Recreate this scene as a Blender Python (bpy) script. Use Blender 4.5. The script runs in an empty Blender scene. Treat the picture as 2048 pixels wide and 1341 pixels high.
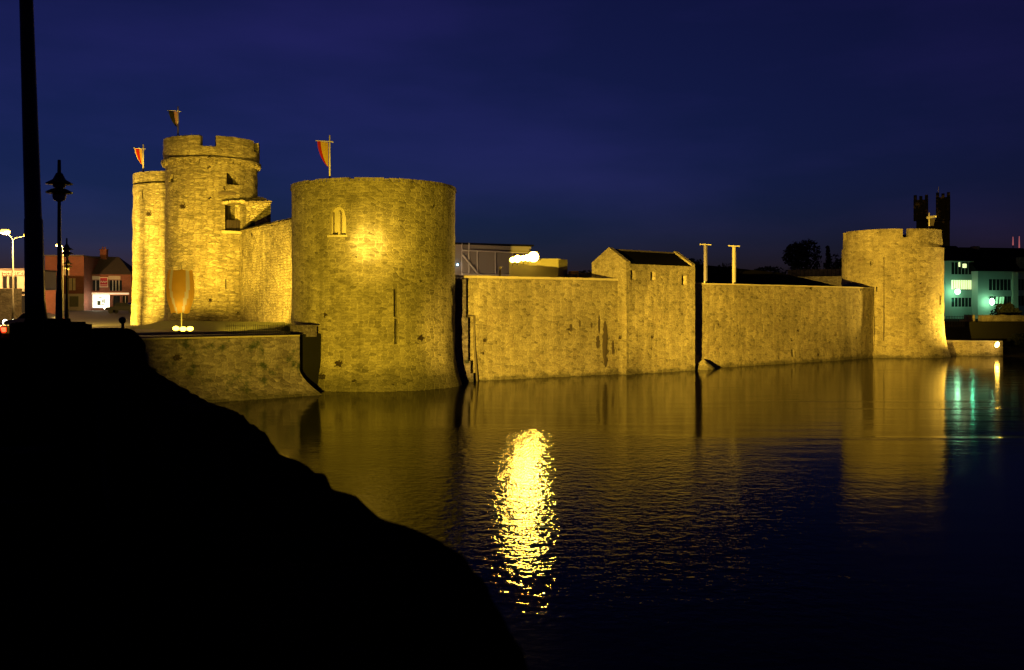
import bpy, bmesh, math, random
from mathutils import Vector, Matrix, noise
random.seed(7)
S = bpy.context.scene
C = S.collection
R = math.radians
# ------------------------------------------------------------------ camera, sky, exposure
F, HX, HY, EYE = 1991.1, 1024.0, 616.0, 6.0
cam_d = bpy.data.cameras.new('camera')
cam = bpy.data.objects.new('camera', cam_d)
C.objects.link(cam)
cam.location = (0, 0, EYE)
cam.rotation_euler = (R(90), 0, 0)
cam_d.lens, cam_d.sensor_width = 35, 36
cam_d.shift_y = (HY - 670.5) / 2048
cam_d.clip_start, cam_d.clip_end = 0.1, 6000
cam_d.dof.use_dof = True
cam_d.dof.focus_distance = 85
cam_d.dof.aperture_fstop = 3.5
S.camera = cam
W = bpy.data.worlds.new('World')
S.world = W
W.use_nodes = True
wn = W.node_tree
sky = wn.nodes.new('ShaderNodeTexSky')
sky.sky_type = 'NISHITA'
sky.sun_disc = False
sky.sun_elevation = R(-3.1)
sky.sun_rotation = R(-26)
sky.ozone_density = 6.4
sky.air_density = 1.0
sky.dust_density = 0.4
# thin high cloud: a little unevenness in the night sky
wtc = wn.nodes.new('ShaderNodeTexCoord')
wmp = wn.nodes.new('ShaderNodeVectorMath'); wmp.operation = 'MULTIPLY'; wmp.inputs[1].default_value = (2.0, 2.4, 8)
wn.links.new(wtc.outputs['Generated'], wmp.inputs[0])
wnz = wn.nodes.new('ShaderNodeTexNoise'); wnz.inputs['Scale'].default_value = 1.3; wnz.inputs['Detail'].default_value = 6
wn.links.new(wmp.outputs[0], wnz.inputs['Vector'])
wmr = wn.nodes.new('ShaderNodeMapRange')
for i, v in enumerate((0.42, 0.72, 0.0, 1.0)): wmr.inputs[i + 1].default_value = v
wn.links.new(wnz.outputs[0], wmr.inputs[0])
wmx = wn.nodes.new('ShaderNodeMix'); wmx.data_type = 'RGBA'; wmx.blend_type = 'MULTIPLY'; wmx.inputs[0].default_value = 1
wcl = wn.nodes.new('ShaderNodeMix'); wcl.data_type = 'RGBA'
wcl.inputs[6].default_value = (0.78, 0.80, 0.72, 1); wcl.inputs[7].default_value = (1.55, 1.08, 1.1, 1)
wn.links.new(wmr.outputs[0], wcl.inputs[0])
wn.links.new(sky.outputs[0], wmx.inputs[6]); wn.links.new(wcl.outputs[2], wmx.inputs[7])
wn.links.new(wmx.outputs[2], wn.nodes['Background'].inputs[0])
wn.nodes['Background'].inputs[1].default_value = 0.52
S.view_settings.view_transform = 'Standard'
S.view_settings.look = 'None'
S.view_settings.exposure = 0
S.view_settings.gamma = 1
S.render.engine = 'CYCLES'
S.cycles.use_denoising = True
S.cycles.max_bounces = 6
S.cycles.sample_clamp_indirect = 6

SODIUM = (1.0, 0.62, 0.075)
AMBER = (1.0, 0.56, 0.10)
def spot(name, loc, target, power, size, blend=0.4, col=SODIUM, soft=0.25):
    l = bpy.data.lights.new(name, 'SPOT')
    l.energy, l.spot_size, l.spot_blend, l.color, l.shadow_soft_size = power, R(size), blend, col, soft
    o = bpy.data.objects.new(name, l)
    C.objects.link(o)
    o.location = loc
    o.rotation_euler = (Vector(target) - Vector(loc)).to_track_quat('-Z', 'Y').to_euler()
    return o
def pointlight(name, loc, power, col=SODIUM, soft=0.15):
    l = bpy.data.lights.new(name, 'POINT')
    l.energy, l.color, l.shadow_soft_size = power, col, soft
    o = bpy.data.objects.new(name, l)
    C.objects.link(o)
    o.location = loc
    return o

# ------------------------------------------------------------------ picture <-> place helpers
def P(x, y, d):                       # the point seen at pixel (x, y) at depth d
    return Vector(((x - HX) / F * d, d, EYE - (y - HY) / F * d))
def X(x, d): return (x - HX) / F * d
def Z(y, d): return EYE - (y - HY) / F * d

class MB:
    """collects shapes that become one mesh object"""
    def __init__(s):
        s.v, s.f, s.uv, s.mi = [], [], [], []
    def face(s, pts, uv=None, mi=0):
        i = len(s.v)
        s.v += [tuple(p) for p in pts]
        s.f.append(tuple(range(i, i + len(pts))))
        s.uv.append(uv)
        s.mi.append(mi)
    def idx(s, ids, uv=None, mi=0):
        s.f.append(tuple(ids)); s.uv.append(uv); s.mi.append(mi)
    def box(s, c, size, rz=0, mi=0, taper=1.0):
        hx, hy, hz = size[0] / 2, size[1] / 2, size[2] / 2
        cs, sn = math.cos(rz), math.sin(rz)
        q = []
        for z, k in ((-hz, 1), (hz, taper)):
            for x, y in ((-hx, -hy), (hx, -hy), (hx, hy), (-hx, hy)):
                q.append((c[0] + (x * cs - y * sn) * k, c[1] + (x * sn + y * cs) * k, c[2] + z))
        i = len(s.v)
        s.v += q
        for f in ((3, 2, 1, 0), (4, 5, 6, 7), (0, 1, 5, 4), (1, 2, 6, 5), (2, 3, 7, 6), (3, 0, 4, 7)):
            s.idx([i + k for k in f], None, mi)
    def prism(s, poly, z0, z1, mi=0):
        n = len(poly)
        i = len(s.v)
        s.v += [(p[0], p[1], z0) for p in poly] + [(p[0], p[1], z1) for p in poly]
        s.idx([i + n + k for k in range(n)], None, mi)
        s.idx([i + n - 1 - k for k in range(n)], None, mi)
        for k in range(n):
            l = (k + 1) % n
            s.idx([i + k, i + l, i + n + l, i + n + k], None, mi)
    def tube(s, pts, rad, n=8, mi=0, cap=True):
        pts = [Vector(p) for p in pts]
        rad = rad if isinstance(rad, (list, tuple)) else [rad] * len(pts)
        i0 = len(s.v)
        for k, p in enumerate(pts):
            t = (pts[min(k + 1, len(pts) - 1)] - pts[max(k - 1, 0)]).normalized()
            a = t.cross(Vector((0, 0, 1)))
            if a.length < 1e-3: a = Vector((1, 0, 0))
            a.normalize()
            b = t.cross(a)
            for j in range(n):
                th = 2 * math.pi * j / n
                s.v.append(tuple(p + (a * math.cos(th) + b * math.sin(th)) * rad[k]))
        for k in range(len(pts) - 1):
            for j in range(n):
                l = (j + 1) % n
                s.idx([i0 + k * n + j, i0 + k * n + l, i0 + (k + 1) * n + l, i0 + (k + 1) * n + j], None, mi)
        if cap:
            s.idx([i0 + n - 1 - j for j in range(n)], None, mi)
            s.idx([i0 + (len(pts) - 1) * n + j for j in range(n)], None, mi)
    def lathe(s, c, prof, n=16, mi=0):
        i0 = len(s.v)
        for z, r in prof:
            for j in range(n):
                th = 2 * math.pi * j / n
                s.v.append((c[0] + r * math.cos(th), c[1] + r * math.sin(th), c[2] + z))
        for k in range(len(prof) - 1):
            for j in range(n):
                l = (j + 1) % n
                s.idx([i0 + k * n + j, i0 + k * n + l, i0 + (k + 1) * n + l, i0 + (k + 1) * n + j], None, mi)
        s.idx([i0 + n - 1 - j for j in range(n)], None, mi)
        s.idx([i0 + (len(prof) - 1) * n + j for j in range(n)], None, mi)
    def ball(s, c, r, n=10, mi=0, sq=1.0):
        s.lathe(c, [(-r * sq * math.cos(math.pi * k / 8), max(r * math.sin(math.pi * k / 8), r * .02)) for k in range(9)], n, mi)
    def build(s, name, mat, parent=None, smooth=False):
        me = bpy.data.meshes.new(name)
        me.from_pydata(s.v, [], s.f)
        ul = me.uv_layers.new(name='UVMap')
        for p, uv in zip(me.polygons, s.uv):
            if uv is None:
                n = p.normal
                if abs(n.z) > 0.75:
                    fn = lambda q: (q[0], q[1])
                else:
                    t = Vector((-n.y, n.x, 0)).normalized()
                    fn = lambda q: (q[0] * t.x + q[1] * t.y, q[2])
                uv = [fn(s.v[i]) for i in p.vertices]
            for li, c in zip(p.loop_indices, uv):
                ul.data[li].uv = c
        mats = mat if isinstance(mat, (list, tuple)) else [mat]
        for m in mats: me.materials.append(m)
        for p, mi in zip(me.polygons, s.mi):
            p.material_index = mi
            p.use_smooth = smooth
        me.update()
        o = bpy.data.objects.new(name, me)
        C.objects.link(o)
        if parent is not None:
            o.parent = parent
            o.location = -parent.location
        return o
def thing(name, label, cat, loc=(0, 0, 0), group=None):
    o = bpy.data.objects.new(name, None)
    C.objects.link(o)
    o.location = loc
    o.empty_display_size = 0.3
    return tag(o, label, cat, group)
def tag(o, label, cat, group=None):
    o['label'] = label
    o['category'] = cat
    if group: o['group'] = group
    return o
def sub(o, part):                     # hang a sub-part under a part
    w = o.parent
    o.parent = part
    o.location = (0, 0, 0)
    return o
def structure(o, label, cat):
    o['kind'] = 'structure'
    return tag(o, label, cat)

# ------------------------------------------------------------------ materials
def newmat(name):
    m = bpy.data.materials.new(name)
    m.use_nodes = True
    nt = m.node_tree
    return m, nt, nt.nodes['Principled BSDF']
def N(nt, typ, **kw):
    n = nt.nodes.new(typ)
    for k, v in kw.items(): setattr(n, k, v)
    return n
def math_n(nt, op, a, b=None, clamp=False):
    n = N(nt, 'ShaderNodeMath', operation=op, use_clamp=clamp)
    for i, q in enumerate((a, b)):
        if q is None: continue
        if isinstance(q, (int, float)): n.inputs[i].default_value = q
        else: nt.links.new(q, n.inputs[i])
    return n.outputs[0]
def ramp(nt, val, a, b, lo=0.0, hi=1.0):
    n = N(nt, 'ShaderNodeMapRange')
    n.inputs[1].default_value, n.inputs[2].default_value = a, b
    n.inputs[3].default_value, n.inputs[4].default_value = lo, hi
    nt.links.new(val, n.inputs[0])
    return n.outputs[0]
def mixc(nt, fac, a, b, mode='MIX'):
    n = N(nt, 'ShaderNodeMix', data_type='RGBA', blend_type=mode)
    for i, q in ((0, fac), (6, a), (7, b)):
        if isinstance(q, (int, float)): n.inputs[i].default_value = q
        elif isinstance(q, tuple): n.inputs[i].default_value = (*q, 1)
        else: nt.links.new(q, n.inputs[i])
    return n.outputs[2]
def scaled(nt, src, v):
    n = N(nt, 'ShaderNodeVectorMath', operation='MULTIPLY')
    nt.links.new(src, n.inputs[0])
    n.inputs[1].default_value = v
    return n.outputs[0]
def noise_n(nt, vec, scale, detail=4, rough=0.55, w=None):
    n = N(nt, 'ShaderNodeTexNoise')
    n.inputs['Scale'].default_value = scale
    n.inputs['Detail'].default_value = detail
    n.inputs['Roughness'].default_value = rough
    nt.links.new(vec, n.inputs['Vector'])
    return n
def plain(name, col, rough=0.7, metal=0.0, vary=0.25, scale=3.0, bump=0.15):
    m, nt, b = newmat(name)
    tc = N(nt, 'ShaderNodeTexCoord')
    nz = noise_n(nt, tc.outputs['Object'], scale, 5)
    c = mixc(nt, nz.outputs[0], tuple(v * (1 - vary) for v in col), tuple(min(1, v * (1 + vary)) for v in col))
    nt.links.new(c, b.inputs['Base Color'])
    b.inputs['Roughness'].default_value = rough
    b.inputs['Metallic'].default_value = metal
    if bump:
        bp = N(nt, 'ShaderNodeBump')
        bp.inputs['Strength'].default_value = bump
        bp.inputs['Distance'].default_value = 0.05
        nt.links.new(nz.outputs[0], bp.inputs['Height'])
        nt.links.new(bp.outputs[0], b.inputs['Normal'])
    return m
def glow(name, col, strength, base=(0.8, 0.8, 0.8)):
    m, nt, b = newmat(name)
    b.inputs['Base Color'].default_value = (*base, 1)
    b.inputs['Emission Color'].default_value = (*col, 1)
    b.inputs['Emission Strength'].default_value = strength
    return m
def stone(name, c1, c2, mortar, sx, sy, bump=0.6, patch=(0.12, 0.09, 0.07), patch_amt=0.5, patch_lo=0.56,
          holes=0.06, algae=None, algae_col=(0.03, 0.03, 0.02), streak=0.25, mortar_amt=0.7, seed=0.0, dist=0.07, rand=0.85):
    m, nt, b = newmat(name)
    L = nt.links.new
    uvn = N(nt, 'ShaderNodeUVMap')
    off = N(nt, 'ShaderNodeVectorMath', operation='ADD')
    L(uvn.outputs[0], off.inputs[0])
    off.inputs[1].default_value = (seed * 13.7, seed * 5.3, seed)
    uv = off.outputs[0]
    dn = noise_n(nt, uv, 1.1, 3)
    dv = N(nt, 'ShaderNodeVectorMath', operation='MULTIPLY_ADD')
    L(dn.outputs[1], dv.inputs[0]); dv.inputs[1].default_value = (0.16, 0.10, 0); L(uv, dv.inputs[2])
    vec = scaled(nt, dv.outputs[0], (sx, sy, 1))
    v1 = N(nt, 'ShaderNodeTexVoronoi', feature='F1', voronoi_dimensions='2D')
    v2 = N(nt, 'ShaderNodeTexVoronoi', feature='DISTANCE_TO_EDGE', voronoi_dimensions='2D')
    for v in (v1, v2):
        v.inputs['Scale'].default_value = 1
        v.inputs['Randomness'].default_value = rand
        L(vec, v.inputs['Vector'])
    sep = N(nt, 'ShaderNodeSeparateColor')
    L(v1.outputs['Color'], sep.inputs[0])
    rnd, rnd2 = sep.outputs[0], sep.outputs[1]
    joint = ramp(nt, v2.outputs['Distance'], 0.02, 0.12)
    big = noise_n(nt, uv, 0.22, 5, 0.6)
    fine = noise_n(nt, uv, 7.0, 4, 0.65)
    st = noise_n(nt, scaled(nt, uv, (1.3, 0.13, 1)), 1.0, 4, 0.6)
    col = mixc(nt, rnd, c1, c2)
    col = mixc(nt, ramp(nt, rnd2, 0.78, 0.95, 0, 0.55), col, tuple(v * 0.45 for v in c1))
    col = mixc(nt, ramp(nt, joint, 0, 1, mortar_amt, 0), col, mortar)
    k = math_n(nt, 'MULTIPLY', ramp(nt, big.outputs[0], 0.3, 0.7, 0.72, 1.18), ramp(nt, fine.outputs[0], 0.25, 0.75, 0.6, 1.35))
    k = math_n(nt, 'MULTIPLY', k, ramp(nt, st.outputs[0], 0.35, 0.7, 1 - streak, 1 + streak * 0.6))
    kc = N(nt, 'ShaderNodeCombineColor')
    for i in range(3): L(k, kc.inputs[i])
    col = mixc(nt, 1.0, col, kc.outputs[0], 'MULTIPLY')
    pn = noise_n(nt, uv, 0.55, 6, 0.7)
    col = mixc(nt, ramp(nt, pn.outputs[0], patch_lo, patch_lo + 0.1, 0, patch_amt), col, patch)
    # lost stones and putlog holes
    hv = N(nt, 'ShaderNodeTexVoronoi', feature='F1', voronoi_dimensions='2D')
    hv.inputs['Scale'].default_value = 0.95
    L(scaled(nt, dv.outputs[0], (0.85, 1.15, 1)), hv.inputs['Vector'])
    hs = N(nt, 'ShaderNodeSeparateColor')
    L(hv.outputs['Color'], hs.inputs[0])
    hw = ramp(nt, math_n(nt, 'POWER', hs.outputs[1], 2.5), 0, 1, -0.04, 0.2)
    hole = math_n(nt, 'MULTIPLY', math_n(nt, 'LESS_THAN', hs.outputs[0], holes),
                  ramp(nt, math_n(nt, 'ADD', math_n(nt, 'SUBTRACT', hv.outputs['Distance'], hw), ramp(nt, fine.outputs[0], 0.3, 0.7, -0.16, 0.16)), 0.0, 0.05, 1, 0))
    col = mixc(nt, hole, col, (0.035, 0.025, 0.02))
    if algae is not None:
        g = N(nt, 'ShaderNodeNewGeometry')
        sg = N(nt, 'ShaderNodeSeparateXYZ')
        L(g.outputs['Position'], sg.inputs[0])
        h = math_n(nt, 'SUBTRACT', sg.outputs[2], ramp(nt, pn.outputs[0], 0.3, 0.7, -0.35, 0.4))
        col = mixc(nt, ramp(nt, h, algae * 0.4, algae * 1.15, 0.62, 0), col, algae_col)
    L(col, b.inputs['Base Color'])
    b.inputs['Roughness'].default_value = 0.92
    b.inputs['Specular IOR Level'].default_value = 0.2
    hgt = math_n(nt, 'ADD', math_n(nt, 'MULTIPLY', joint, 0.5), math_n(nt, 'MULTIPLY', rnd2, 0.4))
    hgt = math_n(nt, 'ADD', hgt, math_n(nt, 'MULTIPLY', fine.outputs[0], 0.5))
    hgt = math_n(nt, 'SUBTRACT', hgt, math_n(nt, 'MULTIPLY', hole, 1.2))
    bp = N(nt, 'ShaderNodeBump')
    bp.inputs['Strength'].default_value = bump
    bp.inputs['Distance'].default_value = dist
    L(hgt, bp.inputs['Height'])
    L(bp.outputs[0], b.inputs['Normal'])
    return m

M = {}
M['drum'] = stone('limestone_rubble', (0.22, 0.195, 0.14), (0.37, 0.33, 0.245), (0.52, 0.47, 0.36), 2.3, 5.2, 0.95, holes=0.14, algae=1.7, patch=(0.15, 0.14, 0.09), patch_amt=0.4, seed=1)
M['keep'] = stone('coursed_slab_stone', (0.25, 0.22, 0.16), (0.44, 0.40, 0.31), (0.15, 0.12, 0.085), 1.7, 7.2, 0.75, holes=0.06, patch=(0.16, 0.14, 0.08), patch_amt=0.5, seed=2, dist=0.10, rand=1.0)
M['curtain'] = stone('rough_rubble', (0.28, 0.25, 0.18), (0.44, 0.40, 0.31), (0.22, 0.18, 0.13), 2.6, 4.4, 1.0, holes=0.12, patch=(0.2, 0.17, 0.1), patch_amt=0.4, seed=3, dist=0.12)
M['river'] = stone('weathered_river_wall', (0.245, 0.21, 0.155), (0.36, 0.32, 0.24), (0.45, 0.40, 0.31), 2.3, 4.6, 0.8, holes=0.16, patch=(0.18, 0.13, 0.10), patch_amt=0.28, algae=0.38, seed=4, mortar_amt=0.45)
M['corner'] = stone('weathered_tower_stone', (0.24, 0.205, 0.15), (0.35, 0.305, 0.225), (0.42, 0.37, 0.28), 2.0, 4.0, 0.8, holes=0.13, patch=(0.19, 0.13, 0.11), patch_amt=0.35, algae=0.4, seed=5, mortar_amt=0.4, streak=0.2)
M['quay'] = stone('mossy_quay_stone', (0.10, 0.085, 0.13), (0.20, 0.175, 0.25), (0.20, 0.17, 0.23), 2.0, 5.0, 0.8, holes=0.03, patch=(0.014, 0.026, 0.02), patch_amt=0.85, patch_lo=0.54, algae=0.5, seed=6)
M['dim'] = stone('old_boundary_stone', (0.16, 0.14, 0.12), (0.26, 0.235, 0.20), (0.24, 0.22, 0.19), 2.0, 4.0, 0.7, holes=0.05, seed=7)
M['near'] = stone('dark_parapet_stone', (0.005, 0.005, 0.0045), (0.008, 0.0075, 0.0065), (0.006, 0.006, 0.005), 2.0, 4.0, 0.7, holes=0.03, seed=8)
M['dressed'] = plain('dressed_limestone', (0.46, 0.41, 0.31), 0.85, vary=0.15)
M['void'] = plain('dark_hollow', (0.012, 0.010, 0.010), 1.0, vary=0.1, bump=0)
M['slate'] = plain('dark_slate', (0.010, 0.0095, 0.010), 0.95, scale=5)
M['slab'] = plain('roof_flagstone', (0.17, 0.14, 0.12), 0.85, scale=6)
M['iron'] = plain('black_painted_iron', (0.012, 0.012, 0.012), 0.45, vary=0.2)
M['steel'] = plain('pale_painted_steel', (0.62, 0.60, 0.56), 0.5, vary=0.1)
M['lamp_steel'] = plain('galvanised_steel', (0.22, 0.21, 0.20), 0.5, 0.2, vary=0.12)
M['panel'] = plain('grey_cladding', (0.33, 0.31, 0.29), 0.6, vary=0.1, scale=0.6)
M['pole'] = plain('cream_painted_pole', (0.72, 0.68, 0.62), 0.5, vary=0.08)
M['pipe'] = plain('cast_iron_pipe', (0.07, 0.055, 0.045), 0.6)
M['asphalt'] = plain('asphalt', (0.06, 0.058, 0.055), 0.75, scale=2)
M['paving'] = plain('stone_paving', (0.28, 0.25, 0.20), 0.85, scale=1.5)
M['kerb'] = plain('kerb_stone', (0.28, 0.25, 0.21), 0.8)
M['earth'] = plain('dark_earth', (0.016, 0.016, 0.012), 1.0, scale=0.4)
M['grass'] = plain('mown_grass', (0.15, 0.17, 0.05), 0.95, scale=6, bump=0.8)
M['leaf'] = plain('dark_leaves', (0.012, 0.018, 0.010), 0.9, vary=0.5, scale=0.8, bump=0)
M['bark'] = plain('bark', (0.05, 0.04, 0.03), 0.95)
M['red_cloth'] = plain('red_cloth', (0.55, 0.012, 0.015), 0.8, vary=0.1, bump=0)
M['yellow_cloth'] = plain('yellow_cloth', (0.85, 0.60, 0.10), 0.8, vary=0.1, bump=0)
M['black_cloth'] = plain('black_cloth', (0.01, 0.012, 0.014), 0.9, bump=0)
M['tan_cloth'] = plain('tan_cloth', (0.55, 0.33, 0.20), 0.8, vary=0.1, bump=0)
M['grey_cloth'] = plain('mauve_grey_cloth', (.22, .20, .34), .85, vary=.06, bump=0)
M['banner_cloth'] = plain('deep_yellow_cloth', (.78, .47, .08), .8, vary=.12, scale=2, bump=0)
M['white_cloth'] = plain('white_cloth', (0.78, 0.72, 0.66), 0.8, vary=0.06, bump=0)
M['glass_dark'] = plain('dark_glass', (0.02, 0.022, 0.026), 0.12, vary=0.1, bump=0)
M['render_white'] = plain('white_render', (0.48, 0.50, 0.48), 0.85, vary=0.1, scale=0.5)
M['cream'] = plain('cream_render', (0.55, 0.48, 0.38), 0.85, vary=0.1)
M['red_sign'] = plain('red_sign_paint', (0.55, 0.02, 0.04), 0.5, vary=0.1, bump=0)
M['sign_white'] = plain('cream_letter_paint', (0.8, 0.72, 0.6), 0.5, vary=0.05, bump=0)
M['container'] = plain('olive_painted_steel', (0.30, 0.28, 0.13), 0.6, vary=0.15, scale=1)
M['car_pale'] = plain('pale_car_paint', (0.55, 0.52, 0.38), 0.3, vary=0.04, bump=0)
M['car_dark'] = plain('dark_car_paint', (0.03, 0.03, 0.035), 0.25, vary=0.05, bump=0)
M['car_red'] = plain('maroon_car_paint', (0.16, 0.015, 0.015), 0.25, vary=0.05, bump=0)
M['rubber'] = plain('tyre_rubber', (0.015, 0.015, 0.015), 0.85, bump=0)
M['globe_glass'] = plain('clear_lamp_glass', (0.6, 0.55, 0.48), 0.08, vary=0.05, bump=0)
M['flood_lens'] = glow('floodlight_lens_lit', (1.0, 0.61, 0.075), 55)
M['up_lens'] = glow('uplight_lens_lit', (1.0, 0.70, 0.05), 12)
M['street_lens'] = glow('street_lens_lit', (1.0, 0.55, 0.035), 14)
M['tail_lens'] = glow('tail_lens_lit', (1.0, 0.035, 0.01), 9)
M['amber_lens'] = glow('indicator_lens_lit', (1.0, 0.30, 0.03), 6)
M['head_lens'] = glow('headlamp_lens_lit', (1.0, 0.88, 0.66), 12)
M['window_lit'] = glow('lit_window_pane', (0.85, 1.0, 0.42), 1.2)
M['shop_lit'] = glow('lit_shop_window', (1.0, 0.97, 0.72), 2.0)
M['mercury'] = glow('mercury_lamp_lit', (0.35, 1.0, 0.5), 26)
M['fascia_lit'] = glow('lit_fascia_strip', (1.0, 0.6, 0.3), 0.8)
def brick_mat(name, c1, c2, mort):
    m, nt, b = newmat(name)
    uvn = N(nt, 'ShaderNodeUVMap')
    t = N(nt, 'ShaderNodeTexBrick')
    t.inputs['Scale'].default_value = 1
    t.inputs['Brick Width'].default_value, t.inputs['Row Height'].default_value = 0.23, 0.08
    t.inputs['Mortar Size'].default_value = 0.008
    for k, c in (('Color1', c1), ('Color2', c2), ('Mortar', mort)): t.inputs[k].default_value = (*c, 1)
    nt.links.new(uvn.outputs[0], t.inputs['Vector'])
    nz = noise_n(nt, uvn.outputs[0], 0.9, 5)
    c = mixc(nt, ramp(nt, nz.outputs[0], 0.35, 0.7, 0, 0.5), t.outputs[0], tuple(v * 0.5 for v in c1))
    nt.links.new(c, b.inputs['Base Color'])
    b.inputs['Roughness'].default_value = 0.9
    return m
M['brick'] = brick_mat('red_brick', (0.34, 0.10, 0.06), (0.24, 0.075, 0.05), (0.25, 0.2, 0.16))
def cloth(m):
    nt = m.node_tree
    b = nt.nodes['Principled BSDF']
    tr = N(nt, 'ShaderNodeBsdfTranslucent')
    mx = N(nt, 'ShaderNodeMixShader'); mx.inputs[0].default_value = 0.5
    nt.links.new(b.inputs['Base Color'].links[0].from_socket, tr.inputs[0])
    nt.links.new(b.outputs[0], mx.inputs[1]); nt.links.new(tr.outputs[0], mx.inputs[2])
    nt.links.new(mx.outputs[0], nt.nodes['Material Output'].inputs[0])
for k in ('red_cloth', 'yellow_cloth', 'tan_cloth', 'white_cloth', 'banner_cloth'): cloth(M[k])
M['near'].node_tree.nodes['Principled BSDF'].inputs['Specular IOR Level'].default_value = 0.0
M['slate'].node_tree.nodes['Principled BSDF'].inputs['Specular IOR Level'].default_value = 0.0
M['earth'].node_tree.nodes['Principled BSDF'].inputs['Specular IOR Level'].default_value = 0.05
# water
m, nt, b = newmat('river_water')
L = nt.links.new
g = N(nt, 'ShaderNodeNewGeometry')
pos = g.outputs['Position']
sp = N(nt, 'ShaderNodeSeparateXYZ'); L(pos, sp.inputs[0])
b.inputs['Base Color'].default_value = (0.004, 0.004, 0.004, 1)
b.inputs['IOR'].default_value = 1.085
mask_n = noise_n(nt, scaled(nt, pos, (0.02, 0.06, 1)), 1.0, 4, 0.55)
edge = math_n(nt, 'ADD', sp.outputs[1], ramp(nt, mask_n.outputs[0], 0.2, 0.8, -17, 17))
ripple = math_n(nt, 'MULTIPLY', ramp(nt, edge, 46, 53, 1, 0), ramp(nt, edge, 15, 25, 0.35, 1))           # a breeze ruffles the nearer water only
side = math_n(nt, 'ADD', math_n(nt, 'ABSOLUTE', math_n(nt, 'SUBTRACT', sp.outputs[0], 1.5)), ramp(nt, mask_n.outputs[0], 0.2, 0.8, -4, 4))
ripple = math_n(nt, 'MULTIPLY', ripple, ramp(nt, side, 4.5, 9.5, 1, 0.16))      # the ruffled patch lies in mid-stream
w1 = noise_n(nt, scaled(nt, pos, (1.25, 1.15, 1)), 2.0, 3, 0.6)
w2 = noise_n(nt, scaled(nt, pos, (0.16, 0.42, 1)), 1.0, 3, 0.5)
w3 = noise_n(nt, scaled(nt, pos, (0.5, 0.9, 1)), 1.0, 2, 0.5)
cur = noise_n(nt, scaled(nt, pos, (0.022, 0.34, 1)), 1.0, 4, 0.6)       # long slicks and riffles drawn out by the current
cur2 = noise_n(nt, scaled(nt, pos, (0.06, 0.05, 1)), 1.0, 2, 0.5)
rif = math_n(nt, 'MULTIPLY', ramp(nt, cur.outputs[0], 0.58, 0.68), ramp(nt, cur2.outputs[0], 0.42, 0.6))
amp = math_n(nt, 'ADD', ramp(nt, ripple, 0, 1, 0.0010, 0.034), math_n(nt, 'MULTIPLY', math_n(nt, 'MULTIPLY', rif, ramp(nt, edge, 34, 44)), 0.022))
h = math_n(nt, 'MULTIPLY', w1.outputs[0], amp)
h = math_n(nt, 'ADD', h, math_n(nt, 'MULTIPLY', w2.outputs[0], 0.02))
h = math_n(nt, 'ADD', h, math_n(nt, 'MULTIPLY', w3.outputs[0], ramp(nt, ripple, 0, 1, 0.002, 0.014)))
bp = N(nt, 'ShaderNodeBump')
bp.inputs['Strength'].default_value = 1.0
bp.inputs['Distance'].default_value = 1.0
L(h, bp.inputs['Height']); L(bp.outputs[0], b.inputs['Normal'])
L(ramp(nt, ripple, 0, 1, 0.10, 0.03), b.inputs['Roughness'])
M['water'] = m

# ------------------------------------------------------------------ wall surfaces
def jit(u, z, k=0.05, f=0.9):
    return noise.noise(Vector((u * f, z * f * 1.3, 3.1))) * k + noise.noise(Vector((u * 3.1, z * 3.7, 9.0))) * k * 0.5
class Flat:
    def __init__(s, p0, p1, prof=None):
        s.p0 = Vector((p0[0], p0[1])); d = Vector((p1[0] - p0[0], p1[1] - p0[1]))
        s.len = d.length; s.t = d.normalized(); s.n = Vector((s.t.y, -s.t.x))      # n points to the viewer's side
        s.prof = prof or (lambda z: 0)
    def pos(s, u, z, d=0):
        q = s.p0 + s.t * u + s.n * (s.prof(z) - d)
        return Vector((q.x, q.y, z))
    def px(s, x, y):
        k = (x - HX) / F
        u = (k * s.p0.y - s.p0.x) / (s.t.x - k * s.t.y)
        q = s.p0 + s.t * u
        return u, Z(y, q.y)
class Bent:
    """a wall that turns a corner: two straight runs sharing one face"""
    def __init__(s, p0, p1, p2, prof):
        s.a, s.b = Flat(p0, p1, prof), Flat(p1, p2, prof)
        s.len = s.a.len + s.b.len; s.prof = prof
    def pos(s, u, z, d=0):
        k = min(1, max(0, (u - s.a.len + .6) / 1.2)); k = k * k * (3 - 2 * k)
        q = (s.a.p0 + s.a.t * u) if u < s.a.len else (s.b.p0 + s.b.t * (u - s.a.len))
        q = q + s.a.n.lerp(s.b.n, k).normalized() * (s.prof(z) - d)
        return Vector((q.x, q.y, z))
    def px(s, x, y): return s.a.px(x, y)
class Cyl:
    def __init__(s, c, r, prof=None):
        s.c = Vector(c); s.r = r; s.a0 = math.atan2(-c[1], -c[0]); s.prof = prof or (lambda z: 0)
        s.len = 2 * math.pi * r
    def pos(s, u, z, d=0):
        a = s.a0 + u / s.r
        q = s.c + Vector((math.cos(a), math.sin(a))) * (s.r + s.prof(z) - d)
        return Vector((q.x, q.y, z))
    def px(s, x, y):
        k = (x - HX) / F
        a = k * k + 1; bq = -2 * (k * s.c.x + s.c.y); cq = s.c.length_squared - s.r ** 2
        disc = max(bq * bq - 4 * a * cq, 0)
        Y = (-bq - math.sqrt(disc)) / (2 * a)
        v = Vector((k * Y, Y)) - s.c
        an = (math.atan2(v.y, v.x) - s.a0 + math.pi) % (2 * math.pi) - math.pi
        return an * s.r, Z(y, Y)
def rect(s, x0, y0, x1, y1, arch=None, depth=0.5):
    ua, za = s.px(x0, y1); ub, zb = s.px(x1, y0)
    return dict(ua=ua, ub=ub, za=za, zb=zb, arch=arch, depth=depth)
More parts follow.
